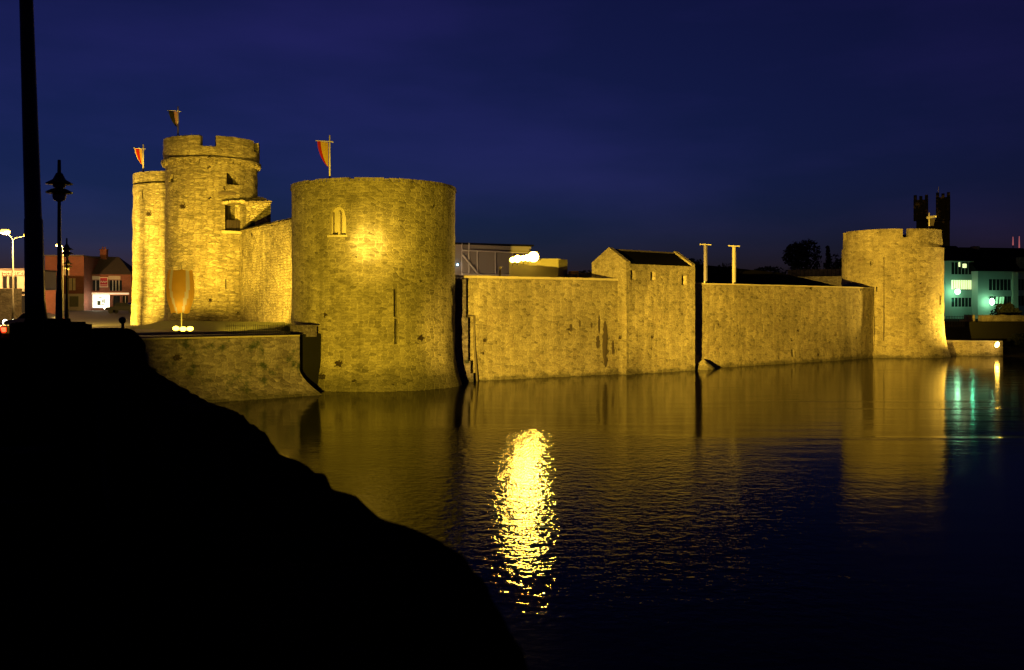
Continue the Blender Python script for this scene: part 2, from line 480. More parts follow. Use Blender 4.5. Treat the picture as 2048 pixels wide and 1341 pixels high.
def arch_h(o, t):                     # how far below the head of the opening the arch runs at t in 0..1
    h = min(o['ub'] - o['ua'], o['zb'] - o['za']) * 0.6
    if o['arch'] == 'round': return h * (1 - math.sqrt(max(0, 1 - (2 * t - 1) ** 2)))
    if o['arch'] == 'point': return h * abs(2 * t - 1) ** 1.4
    if o['arch'] == 'right': return h * 0.95 * max(0, (t - 0.3) / 0.7) ** 2
    if o['arch'] == 'left': return h * 0.95 * max(0, (0.7 - t) / 0.7) ** 2
    return 0
def wallgrid(mb, s, u0, u1, z0, z1, du, dz, ops=(), jk=0.05, topk=0.0, mi=0):
    us = [u0 + (u1 - u0) * i / max(1, round((u1 - u0) / du)) for i in range(max(1, round((u1 - u0) / du)) + 1)]
    zs = [z0 + (z1 - z0) * i / max(1, round((z1 - z0) / dz)) for i in range(max(1, round((z1 - z0) / dz)) + 1)]
    extra = []
    for o in ops:
        n = 8 if o['arch'] else 1
        lu = o['ub'] - o['ua']
        extra += [o['ua'] + lu * i / n for i in range(n + 1)]
        zs += [o['za'], o['zb']]
    us = sorted([u for u in us if all(abs(u - e) > 0.05 for e in extra)] + extra); zs = sorted(set(zs))
    zz = [zs[0]]
    for z in zs[1:]:
        if z - zz[-1] > 1e-3: zz.append(z)
    zs = zz
    base = len(mb.v)
    ids = {}
    for i, u in enumerate(us):
        for j, z in enumerate(zs):
            dz_ = topk * noise.noise(Vector((u * 1.7, 5.5, z))) if (topk and j == len(zs) - 1) else 0
            mb.v.append(tuple(s.pos(u, z + dz_, -jit(u, z, jk))))
            ids[i, j] = base + i * len(zs) + j
    for i in range(len(us) - 1):
        for j in range(len(zs) - 1):
            uc, zc = (us[i] + us[i + 1]) / 2, (zs[j] + zs[j + 1]) / 2
            if any(o['ua'] < uc < o['ub'] and o['za'] < zc < o['zb'] for o in ops): continue
            mb.idx([ids[i, j], ids[i + 1, j], ids[i + 1, j + 1], ids[i, j + 1]],
                   [(us[i], zs[j]), (us[i + 1], zs[j]), (us[i + 1], zs[j + 1]), (us[i], zs[j + 1])], mi)
    for o in ops:
        if o['arch']:
            n = 8
            for i in range(n):
                ta, tb = i / n, (i + 1) / n
                ha, hb = arch_h(o, ta), arch_h(o, tb)
                if ha + hb < 1e-4: continue
                qa, qb = o['ua'] + (o['ub'] - o['ua']) * ta, o['ua'] + (o['ub'] - o['ua']) * tb
                c = [(qa, o['zb'] - ha), (qb, o['zb'] - hb), (qb, o['zb']), (qa, o['zb'])]
                mb.face([s.pos(u, z, -jit(u, o['zb'], jk)) for u, z in c], c, mi)
def reveal(mb, s, o, depth=None, mi=0, back=1, jk=0.05):
    d = depth or o['depth']
    n = 8 if o['arch'] else 1
    ring = [(o['ua'], o['za']), (o['ub'], o['za'])]
    ring += [(o['ub'] + (o['ua'] - o['ub']) * i / n, o['zb'] - arch_h(o, 1 - i / n)) for i in range(n + 1)]
    for k in range(len(ring)):
        a, c = ring[k], ring[(k + 1) % len(ring)]
        mb.face([s.pos(*a, -jit(*a, jk)), s.pos(*a, d), s.pos(*c, d), s.pos(*c, -jit(*c, jk))],
                [(a[0], a[1]), (a[0] + d, a[1] + d * .3), (c[0] + d, c[1] + d * .3), (c[0], c[1])], mi)
    if back is not None:
        mb.face([s.pos(u, z, d) for u, z in ring], ring, back)
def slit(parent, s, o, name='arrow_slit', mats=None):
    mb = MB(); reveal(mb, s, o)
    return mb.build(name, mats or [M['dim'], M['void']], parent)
def ring_top(mb, s, u0, u1, z, t, zi, du=0.6, mi=0):
    n = max(2, round((u1 - u0) / du))
    for i in range(n):
        a, c = u0 + (u1 - u0) * i / n, u0 + (u1 - u0) * (i + 1) / n
        mb.face([s.pos(a, z, 0), s.pos(c, z, 0), s.pos(c, z, t), s.pos(a, z, t)], [(a, 0), (c, 0), (c, t), (a, t)], mi)
        mb.face([s.pos(a, z, t), s.pos(c, z, t), s.pos(c, zi, t), s.pos(a, zi, t)], [(a, z), (c, z), (c, zi), (a, zi)], mi)
def deck(mb, s, z, r, n=48, mi=0):
    mb.face([(s.c.x + r * math.cos(2 * math.pi * i / n), s.c.y + r * math.sin(2 * math.pi * i / n), z) for i in range(n)], None, mi)
def slab_wall(mb, s, u0, u1, z0, z1, t, ops=(), du=0.7, dz=0.7, jk=0.05, topk=0.04):
    wallgrid(mb, s, u0, u1, z0, z1, du, dz, ops, jk, topk)
    n = max(1, round((u1 - u0) / du))
    for i in range(n):
        a, c = u0 + (u1 - u0) * i / n, u0 + (u1 - u0) * (i + 1) / n
        mb.face([s.pos(a, z1, 0), s.pos(c, z1, 0), s.pos(c, z1, t), s.pos(a, z1, t)], [(a, 0), (c, 0), (c, t), (a, t)])
        mb.face([s.pos(c, z0, t), s.pos(a, z0, t), s.pos(a, z1, t), s.pos(c, z1, t)], [(c, z0), (a, z0), (a, z1), (c, z1)])
    for u in (u0, u1):
        mb.face([s.pos(u, z0, 0), s.pos(u, z1, 0), s.pos(u, z1, t), s.pos(u, z0, t)], [(0, z0), (0, z1), (t, z1), (t, z0)])

# ------------------------------------------------------------------ setting: water, ground, road
mb = MB(); mb.face([(-900, -300, 0), (900, -300, 0), (900, 900, 0), (-900, 900, 0)])
structure(mb.build('river', M['water']), 'dark river water reflecting the floodlit castle walls', 'river')
def bx(y): return -0.435 * y + 1.05       # river edge of the approach and bridge
isl = [(-400, 62), (bx(58.6) - 14, 60), (bx(58.6), 59.2), (-15.2, 69.4), (-11, 78.5), (-4, 83.5), (8, 90.6), (10.6, 91.5), (17.4, 97.5), (20, 100.5),
       (41.5, 119), (48, 126), (53, 134), (70, 134), (120, 125), (500, 120), (1500, 1500), (-1500, 1500)]
mb = MB(); mb.prism(isl, -1, 4.12)
structure(mb.build('ground', M['earth']), 'castle ground behind the river walls', 'ground')
def road_z(x, y):
    t = min(1, max(0, (y - 84) / 66)); return 4.2 + 1.4 * t * t * (3 - 2 * t)
mb = MB()
ys = [59.5 + i * 4 for i in range(32)]
for i in range(len(ys) - 1):
    for k in range(12):
        xs = [-110 + (bx(59) - 2 + 110 + (-2 if ys[i] > 75 else 0)) * q / 12 for q in (k, k + 1)]
        mb.face([(xs[0], ys[i], road_z(0, ys[i])), (xs[1], ys[i], road_z(0, ys[i])), (xs[1], ys[i + 1], road_z(0, ys[i + 1])), (xs[0], ys[i + 1], road_z(0, ys[i + 1]))])
structure(mb.build('road', M['asphalt'], smooth=True), 'asphalt street rising from the bridge to the shops', 'road')
mb = MB()
mb.prism([(-27.8, 60), (bx(58.6) - 0.2, 59.7), (-15.6, 69.6), (-16.6, 71.6), (-27, 63.5)], 4.0, 4.21)
mb.prism([(-31, 66), (-27, 63.5), (-16.6, 71.6), (-17.5, 77), (-24.7, 88.5), (-32, 95), (-40, 99), (-46, 112), (-49, 112), (-43, 96)], 4.0, 4.24)
structure(mb.build('pavement', M['paving']), 'pale stone pavement round the foot of the gate towers', 'pavement')
mb = MB()
for a, c in (((-27, 63.4), (-16.6, 71.5)), ((-31.1, 65.9), (-43.1, 96)), ((-43.1, 96), (-49, 112))):
    mb.tube([(a[0], a[1], 4.27), (c[0], c[1], 4.27 if c[1] < 100 else 4.5)], 0.11, 4)
structure(mb.build('kerb', M['kerb']), 'worn kerb stones along the pavement edge', 'kerb')
mb = MB()
for i in range(26):
    for k in range(5):
        def gp(i, k):
            x, y = -31.5 + i * 0.55, 88 - i * 0.42
            v = k / 4
            return (x - 1.2 + 2.6 * v * 0.3 + v * 0.4, y - 5.2 * (1 - v), 4.25 + 0.42 * v ** 1.6 + 0.05 * noise.noise(Vector((x, y + v * 3, 0))))
        mb.face([gp(i, k), gp(i + 1, k), gp(i + 1, k + 1), gp(i, k + 1)])
mb = mb.build('lawn', M['grass'], smooth=True); mb['kind'] = 'stuff'
tag(mb, 'sloping grass bank at the foot of the floodlit keep', 'grass')

# ------------------------------------------------------------------ the near drum tower
DT = Cyl((-10.76, 77.76), 6.3, lambda z: 0.55 * max(0, (3.0 - z) / 3.0) ** 2 + 0.10 * max(0, (z - 14.4)) * 0.6)
t = thing('drum_tower', 'large round floodlit drum tower with twin lancet window standing in the river', 'tower', (-10.76, 77.76, 0))
lanc = rect(DT, 659, 413, 692, 471, 'round', 0.32)
s1 = rect(DT, 787, 578, 793, 634, None, 0.7); s2 = rect(DT, 788.5, 638, 794.5, 689, None, 0.7)
s3 = rect(DT, 903, 578, 905, 612, None, 0.5)
half = math.pi * DT.r
mb = MB()
wallgrid(mb, DT, -half, half, -1, 15.1, 0.45, 0.45, [lanc, s1, s2, s3], 0.06, 0.05)
ring_top(mb, DT, -half, half, 15.1, 1.6, 13.5)
deck(mb, DT, 13.6, 5)
mb.build('wall', M['drum'], t, True)
mb = MB()
CP = Cyl((-10.76, 77.76), 6.42)
n = 110
for i in range(n):                    # rough coping stones
    a, c = -half + 2 * half * i / n, -half + 2 * half * (i + 1) / n - 0.02
    z1 = 15.36 + random.uniform(-0.012, 0.012) - (random.uniform(.05, .14) if random.random() < .1 else 0); dd = random.uniform(-0.02, 0.02)
    q = [CP.pos(a, 15.06, dd), CP.pos(c, 15.06, dd), CP.pos(c, z1, dd + .05), CP.pos(a, z1, dd + .05), CP.pos(a, z1, 1.6), CP.pos(c, z1, 1.6)]
    mb.face(q[:4], [(a, 15.1), (c, 15.1), (c, z1), (a, z1)]); mb.face([q[3], q[2], q[5], q[4]], [(a, 0), (c, 0), (c, 1.6), (a, 1.6)])
mb.build('coping', M['drum'], t)
mb = MB(); reveal(mb, DT, lanc, 0.32, 0, 1)
win = mb.build('lancet_window', [M['dressed'], M['dressed']], t)
mb = MB()
ua, ub, za, zb = lanc['ua'], lanc['ub'], lanc['za'], lanc['zb']
um = (ua + ub) / 2
def bar(u0, u1, z0, z1, d0, d1):
    for d in (d0,):
        mb.face([DT.pos(u0, z0, d), DT.pos(u1, z0, d), DT.pos(u1, z1, d), DT.pos(u0, z1, d)])
    mb.face([DT.pos(u0, z0, d1), DT.pos(u0, z0, d0), DT.pos(u0, z1, d0), DT.pos(u0, z1, d1)])
    mb.face([DT.pos(u1, z0, d0), DT.pos(u1, z0, d1), DT.pos(u1, z1, d1), DT.pos(u1, z1, d0)])
    mb.face([DT.pos(u0, z1, d0), DT.pos(u1, z1, d0), DT.pos(u1, z1, d1), DT.pos(u0, z1, d1)])
bar(um + 0.02, um + 0.17, za, zb - 0.35, 0.05, 0.31)
sub(mb.build('mullion', M['dressed'], t), win)
mb = MB()
bar(ua - 0.12, ub + 0.12, za - 0.14, za, -0.12, 0.05)
sub(mb.build('sill', M['dressed'], t), win)
mb = MB()
for (q0, q1) in ((ua + 0.16, ua + 0.24), (um - 0.06, um + 0.02 - 0.003), (um + 0.17 + 0.003, um + 0.22)):
    bar(q0, q1, za + 0.15, zb - 0.4, 0.2, 0.31)
sub(mb.build('lancet_shaft', M['slab'], t), win)
mb = MB()
bar(ua + 0.2, um, za + 0.003, za + 0.16, 0.1, 0.31); bar(um + 0.2, ub - 0.1, za + 0.003, za + 0.1, 0.1, 0.31)
sub(mb.build('broken_stone', M['void'], t), win)
for o in (s1, s2, s3): slit(t, DT, o)

# ------------------------------------------------------------------ gate towers
KP = Cyl((-27.7, 91.9), 4.08, lambda z: 0.18 * max(0, (7 - z) / 3))
t = thing('gate_tower', 'tall round gate tower with corbelled battlements and black pennant, nearer of the gate pair', 'tower', (-27.7, 91.9, 4))
w1 = rect(KP, 453, 346, 478, 369, 'right', 0.9)
w2 = rect(KP, 338, 348, 347, 366, 'left', 0.8)
op = rect(KP, 450, 410, 486, 462, None, 1.6)
sl = rect(KP, 450, 559, 453, 579, None, 0.5)
half = math.pi * KP.r
mb = MB()
wallgrid(mb, KP, -half, half, 3.6, 19.2, 0.4, 0.35, [w1, w2, op, sl], 0.08)
mb.build('wall', M['keep'], t)
KB = Cyl((-27.7, 91.9), 4.26)
mb = MB()
half = math.pi * KB.r
wallgrid(mb, KB, -half, half, 19.25, 20.25, 0.4, 0.33, [], 0.08)
hw = 97.0
def phi(x): return math.asin(max(-1, min(1, (x - 423) / hw))) * KB.r
gaps = [(phi(401), phi(431)), (phi(506), phi(506) + 1.2), (phi(401) - 6.2, phi(401) - 5.0), (phi(401) + 12.0, phi(401) + 13.2), (phi(401) - 11.0, phi(401) - 9.8)]
gaps.sort()
edges = [-half]
segs = []
cur = -half
for a, c in gaps:
    segs.append((cur, a)); cur = c
segs.append((cur, half))
for a, c in segs:
    wallgrid(mb, KB, a, c, 20.25, 21.22, 0.4, 0.33, [], 0.08, 0.04)
    ring_top(mb, KB, a, c, 21.22, 0.8, 19.4)
    for u in (a, c):
        mb.face([KB.pos(u, 20.25, 0), KB.pos(u, 21.22, 0), KB.pos(u, 21.22, 0.8), KB.pos(u, 20.25, 0.8)])
for a, c in gaps:
    mb.face([KB.pos(a, 20.25, 0), KB.pos(c, 20.25, 0), KB.pos(c, 20.25, 0.8), KB.pos(a, 20.25, 0.8)])
    mb.face([KB.pos(a, 20.25, .8), KB.pos(c, 20.25, .8), KB.pos(c, 19.2, .8), KB.pos(a, 19.2, .8)])
deck(mb, KB, 19.4, 3.5)
mb.build('parapet', M['keep'], t, True)
mb = MB()
n = 72
for i in range(n):
    a, c = -half + 2 * half * i / n, -half + 2 * half * (i + 1) / n
    z0, z1, o = 19.08, 19.3, -0.17 + random.uniform(-.03, .03)
    mb.face([KB.pos(a, z0, o), KB.pos(c, z0, o), KB.pos(c, z1, o), KB.pos(a, z1, o)], [(a, z0), (c, z0), (c, z1), (a, z1)])
    mb.face([KB.pos(a, z1, o), KB.pos(c, z1, o), KB.pos(c, z1 + .02, .1), KB.pos(a, z1 + .02, .1)], [(a, z1), (c, z1), (c, z1 + .3), (a, z1 + .3)])
    mb.face([KB.pos(c, z0, o), KB.pos(a, z0, o), KB.pos(a, z0, .3), KB.pos(c, z0, .3)], [(c, z0), (a, z0), (a, z0 - .3), (c, z0 - .3)])
mb.build('string_course', M['keep'], t)
for i in range(22):
    u = -half * 0.62 + i * half * 1.24 / 21
    mb = MB()
    q = [KB.pos(u + dx, z, d) for dx in (-.12, .12) for z, d in ((19.07, -.15), (19.07, .3), (18.75, .24), (18.83, -.06))]
    for f in ((0, 3, 2, 1), (4, 5, 6, 7), (3, 0, 4, 7), (2, 3, 7, 6), (0, 1, 5, 4)): mb.face([q[k] for k in f])
    mb.build('corbel', M['keep'], t)
for o in (w1, w2): 
    mb = MB(); reveal(mb, KP, o, jk=0.08); mb.build('window', [M['keep'], M['void']], t)
slit(t, KP, sl)
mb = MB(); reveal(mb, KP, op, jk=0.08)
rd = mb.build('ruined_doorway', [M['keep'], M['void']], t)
mb = MB()  # dark panels paint shade into the lower half of the doorway
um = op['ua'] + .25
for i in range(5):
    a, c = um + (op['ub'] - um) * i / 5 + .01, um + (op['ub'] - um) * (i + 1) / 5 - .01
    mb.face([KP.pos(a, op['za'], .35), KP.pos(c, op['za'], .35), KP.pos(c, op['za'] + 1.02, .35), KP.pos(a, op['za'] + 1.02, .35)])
sub(mb.build('doorway_shade', plain('dark_doorway_shade', (.035, .026, .03), .9), t), rd)
mb = MB()
for i in range(6):
    a, c = op['ua'] - .35 + i * (op['ub'] - op['ua'] + .5) / 6, op['ua'] - .35 + (i + 1) * (op['ub'] - op['ua'] + .5) / 6
    z = op['za']
    mb.face([KP.pos(a, z - .22, -.25), KP.pos(c, z - .22, -.25), KP.pos(c, z, -.25), KP.pos(a, z, -.25)])
    mb.face([KP.pos(a, z, -.25), KP.pos(c, z, -.25), KP.pos(c, z, .5), KP.pos(a, z, .5)])
    mb.face([KP.pos(c, z - .22, -.25), KP.pos(a, z - .22, -.25), KP.pos(a, z - .22, .2), KP.pos(c, z - .22, .2)])
mb.build('sill', M['dressed'], t)
mb = MB()                              # broken vault stones over the ruined doorway
for k in range(9):
    a = k / 8
    u = op['ua'] - 0.1 + a * 1.9
    z = op['zb'] + 0.25 * math.sin(a * 2.2) + random.uniform(-.05, .08)
    p = KP.pos(u, z, -0.12)
    mb.box(p, (random.uniform(.35, .6), .45, random.uniform(.12, .24)), random.uniform(-.6, .6))
mb.build('broken_vault', M['dressed'], t)
mb = MB()
u0, z0 = KP.px(436, 386); u1, _ = KP.px(470, 386)
for i in range(6):
    a, c = u0 + (u1 - u0) * i / 6, u0 + (u1 - u0) * (i + 1) / 6
    mb.face([KP.pos(a, z0 - .15, -.22), KP.pos(c, z0 - .15, -.22), KP.pos(c, z0 + .12, -.1), KP.pos(a, z0 + .12, -.1)])
    mb.face([KP.pos(c, z0 - .15, -.22), KP.pos(a, z0 - .15, -.22), KP.pos(a, z0 - .15, .2), KP.pos(c, z0 - .15, .2)])
mb.build('drip_ledge', M['slab'], t)

LT = Cyl((-33.4, 99.0), 4.05, lambda z: 0.22 * max(0, (9 - z) / 5))
t = thing('gate_tower', 'round gate tower with plain top and red pennant, behind and left of the tall keep', 'tower', (-33.4, 99, 4))
sl = rect(LT, 283, 382, 286, 398, None, 0.5)
half = math.pi * LT.r
mb = MB()
wallgrid(mb, LT, -half, half, 3.6, 17.92, 0.4, 0.4, [sl], 0.09)
wallgrid(mb, LT, -half, half, 18.08, 19.05, 0.4, 0.4, [], 0.07, 0.05)
ring_top(mb, LT, -half, half, 19.05, 0.8, 17.3)
deck(mb, LT, 17.5, 3.6)
mb.build('wall', M['keep'], t, True)
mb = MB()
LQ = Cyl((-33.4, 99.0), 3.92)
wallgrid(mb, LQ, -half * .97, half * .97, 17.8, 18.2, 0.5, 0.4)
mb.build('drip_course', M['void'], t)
slit(t, LT, sl)
mb = MB()
for (x, y, w, h) in ((306, 651, .5, .3), (316, 650, .7, .45), (324, 647, .6, .7)):
    p = P(x, y, 92.5); mb.box((p.x, p.y, 4.2 + h / 2), (w, .6, h), random.uniform(-.2, .2))
tag(mb.build('stone_block', M['dressed']), 'pale broken stone steps between the two gate towers', 'steps')

# ------------------------------------------------------------------ curtain wall between keep and drum
CW = Flat((-24.4, 89.5), (-16.9, 77.2))
t = thing('curtain_wall', 'tall brightly lit rubble curtain wall between keep and drum tower', 'wall', (-20.8, 83.5, 4))
mb = MB(); slab_wall(mb, CW, -0.4, CW.len, 3.8, 12.75, 1.8, [], 0.45, 0.45, 0.09)
mb.build('wall', M['curtain'], t)
mb = MB()
n = 22
for i in range(n):
    a, c = -0.4 + (CW.len + .4) * i / n, -0.4 + (CW.len + .4) * (i + 1) / n - .02
    for z0, z1, o in ((12.76, 12.92, -.08), (12.93, 13.08, 0.12)):
        o2 = o + random.uniform(-.04, .04)
        q = [CW.pos(a, z0, o2), CW.pos(c, z0, o2), CW.pos(c, z1, o2), CW.pos(a, z1, o2), CW.pos(a, z1, 1.8), CW.pos(c, z1, 1.8)]
        mb.face(q[:4]); mb.face([q[3], q[2], q[5], q[4]])
mb.build('coping', M['curtain'], t)
# cap house on the wall walk
t = thing('cap_house', 'small stone cap house with slab roof beside the ruined doorway of the keep', 'building', (-23, 91, 13))
A, B = Vector((-24.4, 90.0)), Vector((-21.95, 90.6))
CH = Flat(A, B)
dop = rect(CH, 494, 442, 510, 456, 'left', 0.5)
mb = MB(); slab_wall(mb, CH, -.6, CH.len, 12.9, 15.55, 2.2, [dop], 0.4, 0.35, 0.06)
mb.build('wall', M['curtain'], t)
mb = MB(); reveal(mb, CH, dop); mb.build('doorway', [M['dim'], M['void']], t)
mb = MB()
for k in range(4):
    o0 = -0.25 + k * 0.5
    z = 15.57 + k * 0.17
    ue = CH.len + .12 - k * .24
    for i in range(5):
        a, c = -.7 + k * .35 + (ue + .7 - k * .35) * i / 5, -.7 + k * .35 + (ue + .7 - k * .35) * (i + 1) / 5 - .03
        zz = z + random.uniform(-.03, .03)
        q = [CH.pos(u, w, d) for d in (o0, o0 + .62) for w in (zz, zz + .12) for u in (a, c)]
        for f in ((0, 1, 3, 2), (2, 3, 7, 6), (1, 5, 7, 3), (4, 0, 2, 6), (5, 4, 6, 7), (4, 5, 1, 0)): mb.face([q[j] for j in f])
mb.build('roof', M['slab'], t)

# ------------------------------------------------------------------ long river wall, gatehouse, second wall
WA = Flat((-5.2, 80.4), (9.6, 89.93), lambda z: 0.10 * max(0, (2 - z) / 2))
t = thing('river_wall', 'pitted riverside curtain wall running between the drum tower and the gabled turret', 'wall', (2, 85, 0))
mb = MB(); slab_wall(mb, WA, 0, WA.len, -1, 8.42, 1.9, [], 0.6, 0.6, 0.05, 0.03)
mb.build('wall', M['river'], t)
mb = MB()
n = 26
for i in range(n):
    a, c = WA.len * i / n, WA.len * (i + 1) / n - .015
    z1 = 8.64 + random.uniform(-.015, .015)
    q = [WA.pos(a, 8.44, -.05), WA.pos(c, 8.44, -.05), WA.pos(c, z1, -.05), WA.pos(a, z1, -.05), WA.pos(a, z1, 1.95), WA.pos(c, z1, 1.95)]
    mb.face(q[:4]); mb.face([q[3], q[2], q[5], q[4]])
mb.build('coping', M['dressed'], t)
mb = MB()                              # tall dark scars where stones have fallen
for (x0, y0, x1, y1) in ((1204, 642, 1214, 735), (1195, 630, 1199, 668), (1191, 672, 1198, 698), (1157, 640, 1160, 655), (1138, 648, 1143, 664), (1222, 682, 1227, 710), (1180, 645, 1183, 656)):
    o = rect(WA, x0, y0, x1, y1)
    q = []
    for k in range(36):
        th = 2 * math.pi * k / 36
        u = (o['ua'] + o['ub']) / 2 + math.cos(th) * (o['ub'] - o['ua']) / 2 * (1 + 1.1 * noise.noise(Vector((x0, k * .9, 0))))
        z = (o['za'] + o['zb']) / 2 + math.sin(th) * (o['zb'] - o['za']) / 2
        q.append(WA.pos(u, z, -0.075))
    mb.face(q)
mb.build('damp_stain', M['pipe'], t)
mb = MB()
mb.tube([P(932, 632, 81.2), P(948, 632, 81.7), P(949, 690, 81.7), P(952, 730, 81.6), P(955, 768, 81.5)], 0.1, 8)
for y in (650, 694, 738): mb.box(P(949.5, y, 81.75), (.34, .2, .1))
tag(mb.build('drain_pipe', M['pipe']), 'rusty drain pipe running down the river wall beside the drum tower', 'pipe')
mb = MB()                              # rough buttress in the angle of drum and wall
for (z0, z1, w) in ((-.6, .7, 1.9), (.705, 1.7, 1.5), (1.705, 5.2, 1.15), (5.205, 8.3, .9)):
    mb.box((-4.55 + w * .1, 81.0 - w * .1, (z0 + z1) / 2), (w, 1.1 + w * .3, z1 - z0), .55)
tag(mb.build('buttress', M['quay']), 'dark rough stone buttress in the corner behind the drum tower', 'buttress')

p0, p1 = Vector((10.25, 89.1)), Vector((17.57, 95.6))
GR = Flat(p0, p1)
back = Vector((-GR.n.x, -GR.n.y))
GG = Flat(p0 + back * 4.3, p0)         # gable end
t = thing('gabled_turret', 'stone turret with steep dark roof and three loopholes rising from the river', 'building', (14, 92, 0))
loops = [rect(GR, 1261, 541, 1271, 560, None, .45), rect(GR, 1301, 544, 1311, 561, None, .45), rect(GR, 1363.5, 552, 1373.5, 570, None, .45)]
EZ = 9.95
mb = MB()
wallgrid(mb, GR, 0, GR.len, -1, EZ, 0.6, 0.6, loops, 0.05)
wallgrid(mb, GG, 0, 4.3, -1, EZ, 0.6, 0.6, [], 0.05)
FE = Flat(p1, p1 + back * 4.3)
wallgrid(mb, FE, 0, 4.3, -1, EZ, 0.8, 0.8, [], 0.05)
BK = Flat(p1 + back * 4.3, p0 + back * 4.3)
wallgrid(mb, BK, 0, BK.len, 3, EZ, 0.8, 0.8, [], 0.05)
RZ = 11.3
for Q in (GG, FE):                     # gables with raised coped edge
    L1 = Q.len
    for d0, d1 in ((0, .5),):
        tri = lambda d: [Q.pos(0, EZ, d), Q.pos(L1, EZ, d), Q.pos(L1, EZ + .22, d), Q.pos(L1 / 2, RZ + .22, d), Q.pos(0, EZ + .22, d)]
        f, bk = tri(-.01), tri(d1)
        uvs = [(0, EZ), (L1, EZ), (L1, EZ + .22), (L1 / 2, RZ + .22), (0, EZ + .22)]
        mb.face(f, uvs); mb.face(bk[::-1], uvs[::-1])
        for k in range(5):
            l = (k + 1) % 5
            mb.face([f[k], f[l], bk[l], bk[k]])
mb.build('wall', M['river'], t)
mb = MB()
o = Vector((GR.n.x, GR.n.y))
def rp(u, d, z):
    q = p0 + GR.t * u + back * d; return (q.x, q.y, z)
mb.face([rp(.5, -.02, EZ), rp(GR.len - .5, -.02, EZ), rp(GR.len - .5, 2.15, RZ), rp(.5, 2.15, RZ)])
mb.face([rp(.5, 4.32, EZ), rp(.5, 2.15, RZ), rp(GR.len - .5, 2.15, RZ), rp(GR.len - .5, 4.32, EZ)])
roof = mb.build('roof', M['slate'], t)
mb = MB()
for i in range(18):
    a, c = .52 + (GR.len - 1.04) * i / 18, .52 + (GR.len - 1.04) * (i + 1) / 18 - .02
    q = [rp(u, d, z + random.uniform(-.01, .01)) for u in (a, c) for d, z in ((1.97, RZ - .06), (2.15, RZ + .1), (2.33, RZ - .06))]
    mb.face([q[0], q[3], q[4], q[1]]); mb.face([q[1], q[4], q[5], q[2]])
sub(mb.build('ridge_tile', M['slab'], t), roof)
for o in loops:
    mb = MB()
    d = .3; um = o['ua'] + (o['ub'] - o['ua']) * .66
    reveal(mb, GR, o, d, 0, None)
    q = [GR.pos(o['ua'], o['za'], d), GR.pos(um, o['za'], d), GR.pos(um, o['zb'], d), GR.pos(o['ua'], o['zb'], d)]
    mb.face(q, None, 1)
    mb.face([GR.pos(um, o['za'], d), GR.pos(o['ub'], o['za'], .02), GR.pos(o['ub'], o['zb'], .02), GR.pos(um, o['zb'], d)], None, 2)
    mb.build('loophole', [M['river'], M['void'], M['river']], t)

q0 = Vector((18.2, 97.75)); q1 = Vector((37.6, 113.9)); q2 = Vector((43.6, 120.2))
WB = Bent(q0, q1, q2, lambda z: 0.12 * max(0, (2 - z) / 2))
t = thing('river_wall', 'long riverside wall with slits and a low water door, between gabled turret and far tower', 'wall', (30, 108, 0))
ops = [rect(WB, 1428, 650, 1430.5, 666, None, .5), rect(WB, 1475.5, 650, 1478.5, 666, None, .5), rect(WB, 1524, 647, 1527, 665, None, .5), rect(WB, 1582, 699, 1588, 714, None, 1.0)]
mb = MB(); slab_wall(mb, WB, -.8, WB.len, -1, 8.28, 1.9, ops, 0.6, 0.6, 0.05, 0.03)
mb.build('wall', M['corner'], t)
mb = MB()
for Wq, n in ((WB, 40),):
    for i in range(n):
        a, c = Wq.len * i / n - (0.5 if i == 0 else 0), Wq.len * (i + 1) / n - .015
        z1 = 8.44 + random.uniform(-.015, .015)
        q = [Wq.pos(a, 8.30, -.05), Wq.pos(c, 8.30, -.05), Wq.pos(c, z1, -.05), Wq.pos(a, z1, -.05), Wq.pos(a, z1, 1.95), Wq.pos(c, z1, 1.95)]
        mb.face(q[:4]); mb.face([q[3], q[2], q[5], q[4]])
mb.build('coping', M['dressed'], t)
for o in ops[:3]: slit(t, WB, o)
slit(t, WB, ops[3], 'water_door')
mb = MB()
mb.lathe((18.75, 97.35, -.4), [(0, 1.35), (.5, 1.0), (.9, .62), (1.25, .2), (1.32, .05)], 9)
mb.v = [(x + .12 * noise.noise(Vector((x * 2, y * 2, z * 3))), y, z + .1 * noise.noise(Vector((x * 3, y, z)))) for x, y, z in mb.v]
tag(mb.build('rock_apron', M['river']), 'sloping stone apron at the foot of the wall beside the gabled turret', 'rock')

# ------------------------------------------------------------------ far corner tower
FT = Cyl((47.75, 125.1), 6.0, lambda z: 0.75 * max(0, (4.5 - z) / 4.5) ** 2)
t = thing('corner_tower', 'far round corner tower with one notch in its parapet, rightmost of the castle', 'tower', (47.75, 125.1, 0))
half = math.pi * FT.r
ops = [rect(FT, 1740, 523, 1742.5, 532, None, .5), rect(FT, 1752, 574, 1754.5, 584, None, .5), rect(FT, 1741, 634, 1743.5, 648, None, .5), rect(FT, 1879, 592, 1882, 610, None, .5)]
mb = MB()
wallgrid(mb, FT, -half, half, -1, 13.35, 0.6, 0.6, ops, 0.06)
ring_top(mb, FT, -half, half, 13.35, 1.4, 12.8)
mb.build('wall', M['corner'], t)
FP = Cyl((47.75, 125.1), 5.86)
mb = MB()
un, zn = FP.px(1805.5, 475); um_, _ = FP.px(1816.5, 475)
half = math.pi * FP.r
wallgrid(mb, FP, -half, half, 13.3, zn, 0.6, 0.5, [], 0.06)
uR = FP.px(1883.5, 480)[0]
gaps = sorted([(un, um_), (uR, uR + 1.3), (un - 9.3, un - 8.0), (-half + 3, -half + 4.2)])
cur = -half
segs = []
for a, c in gaps:
    segs.append((cur, a)); cur = c
    mb.face([FP.pos(a, zn, 0), FP.pos(c, zn, 0), FP.pos(c, zn, .7), FP.pos(a, zn, .7)])
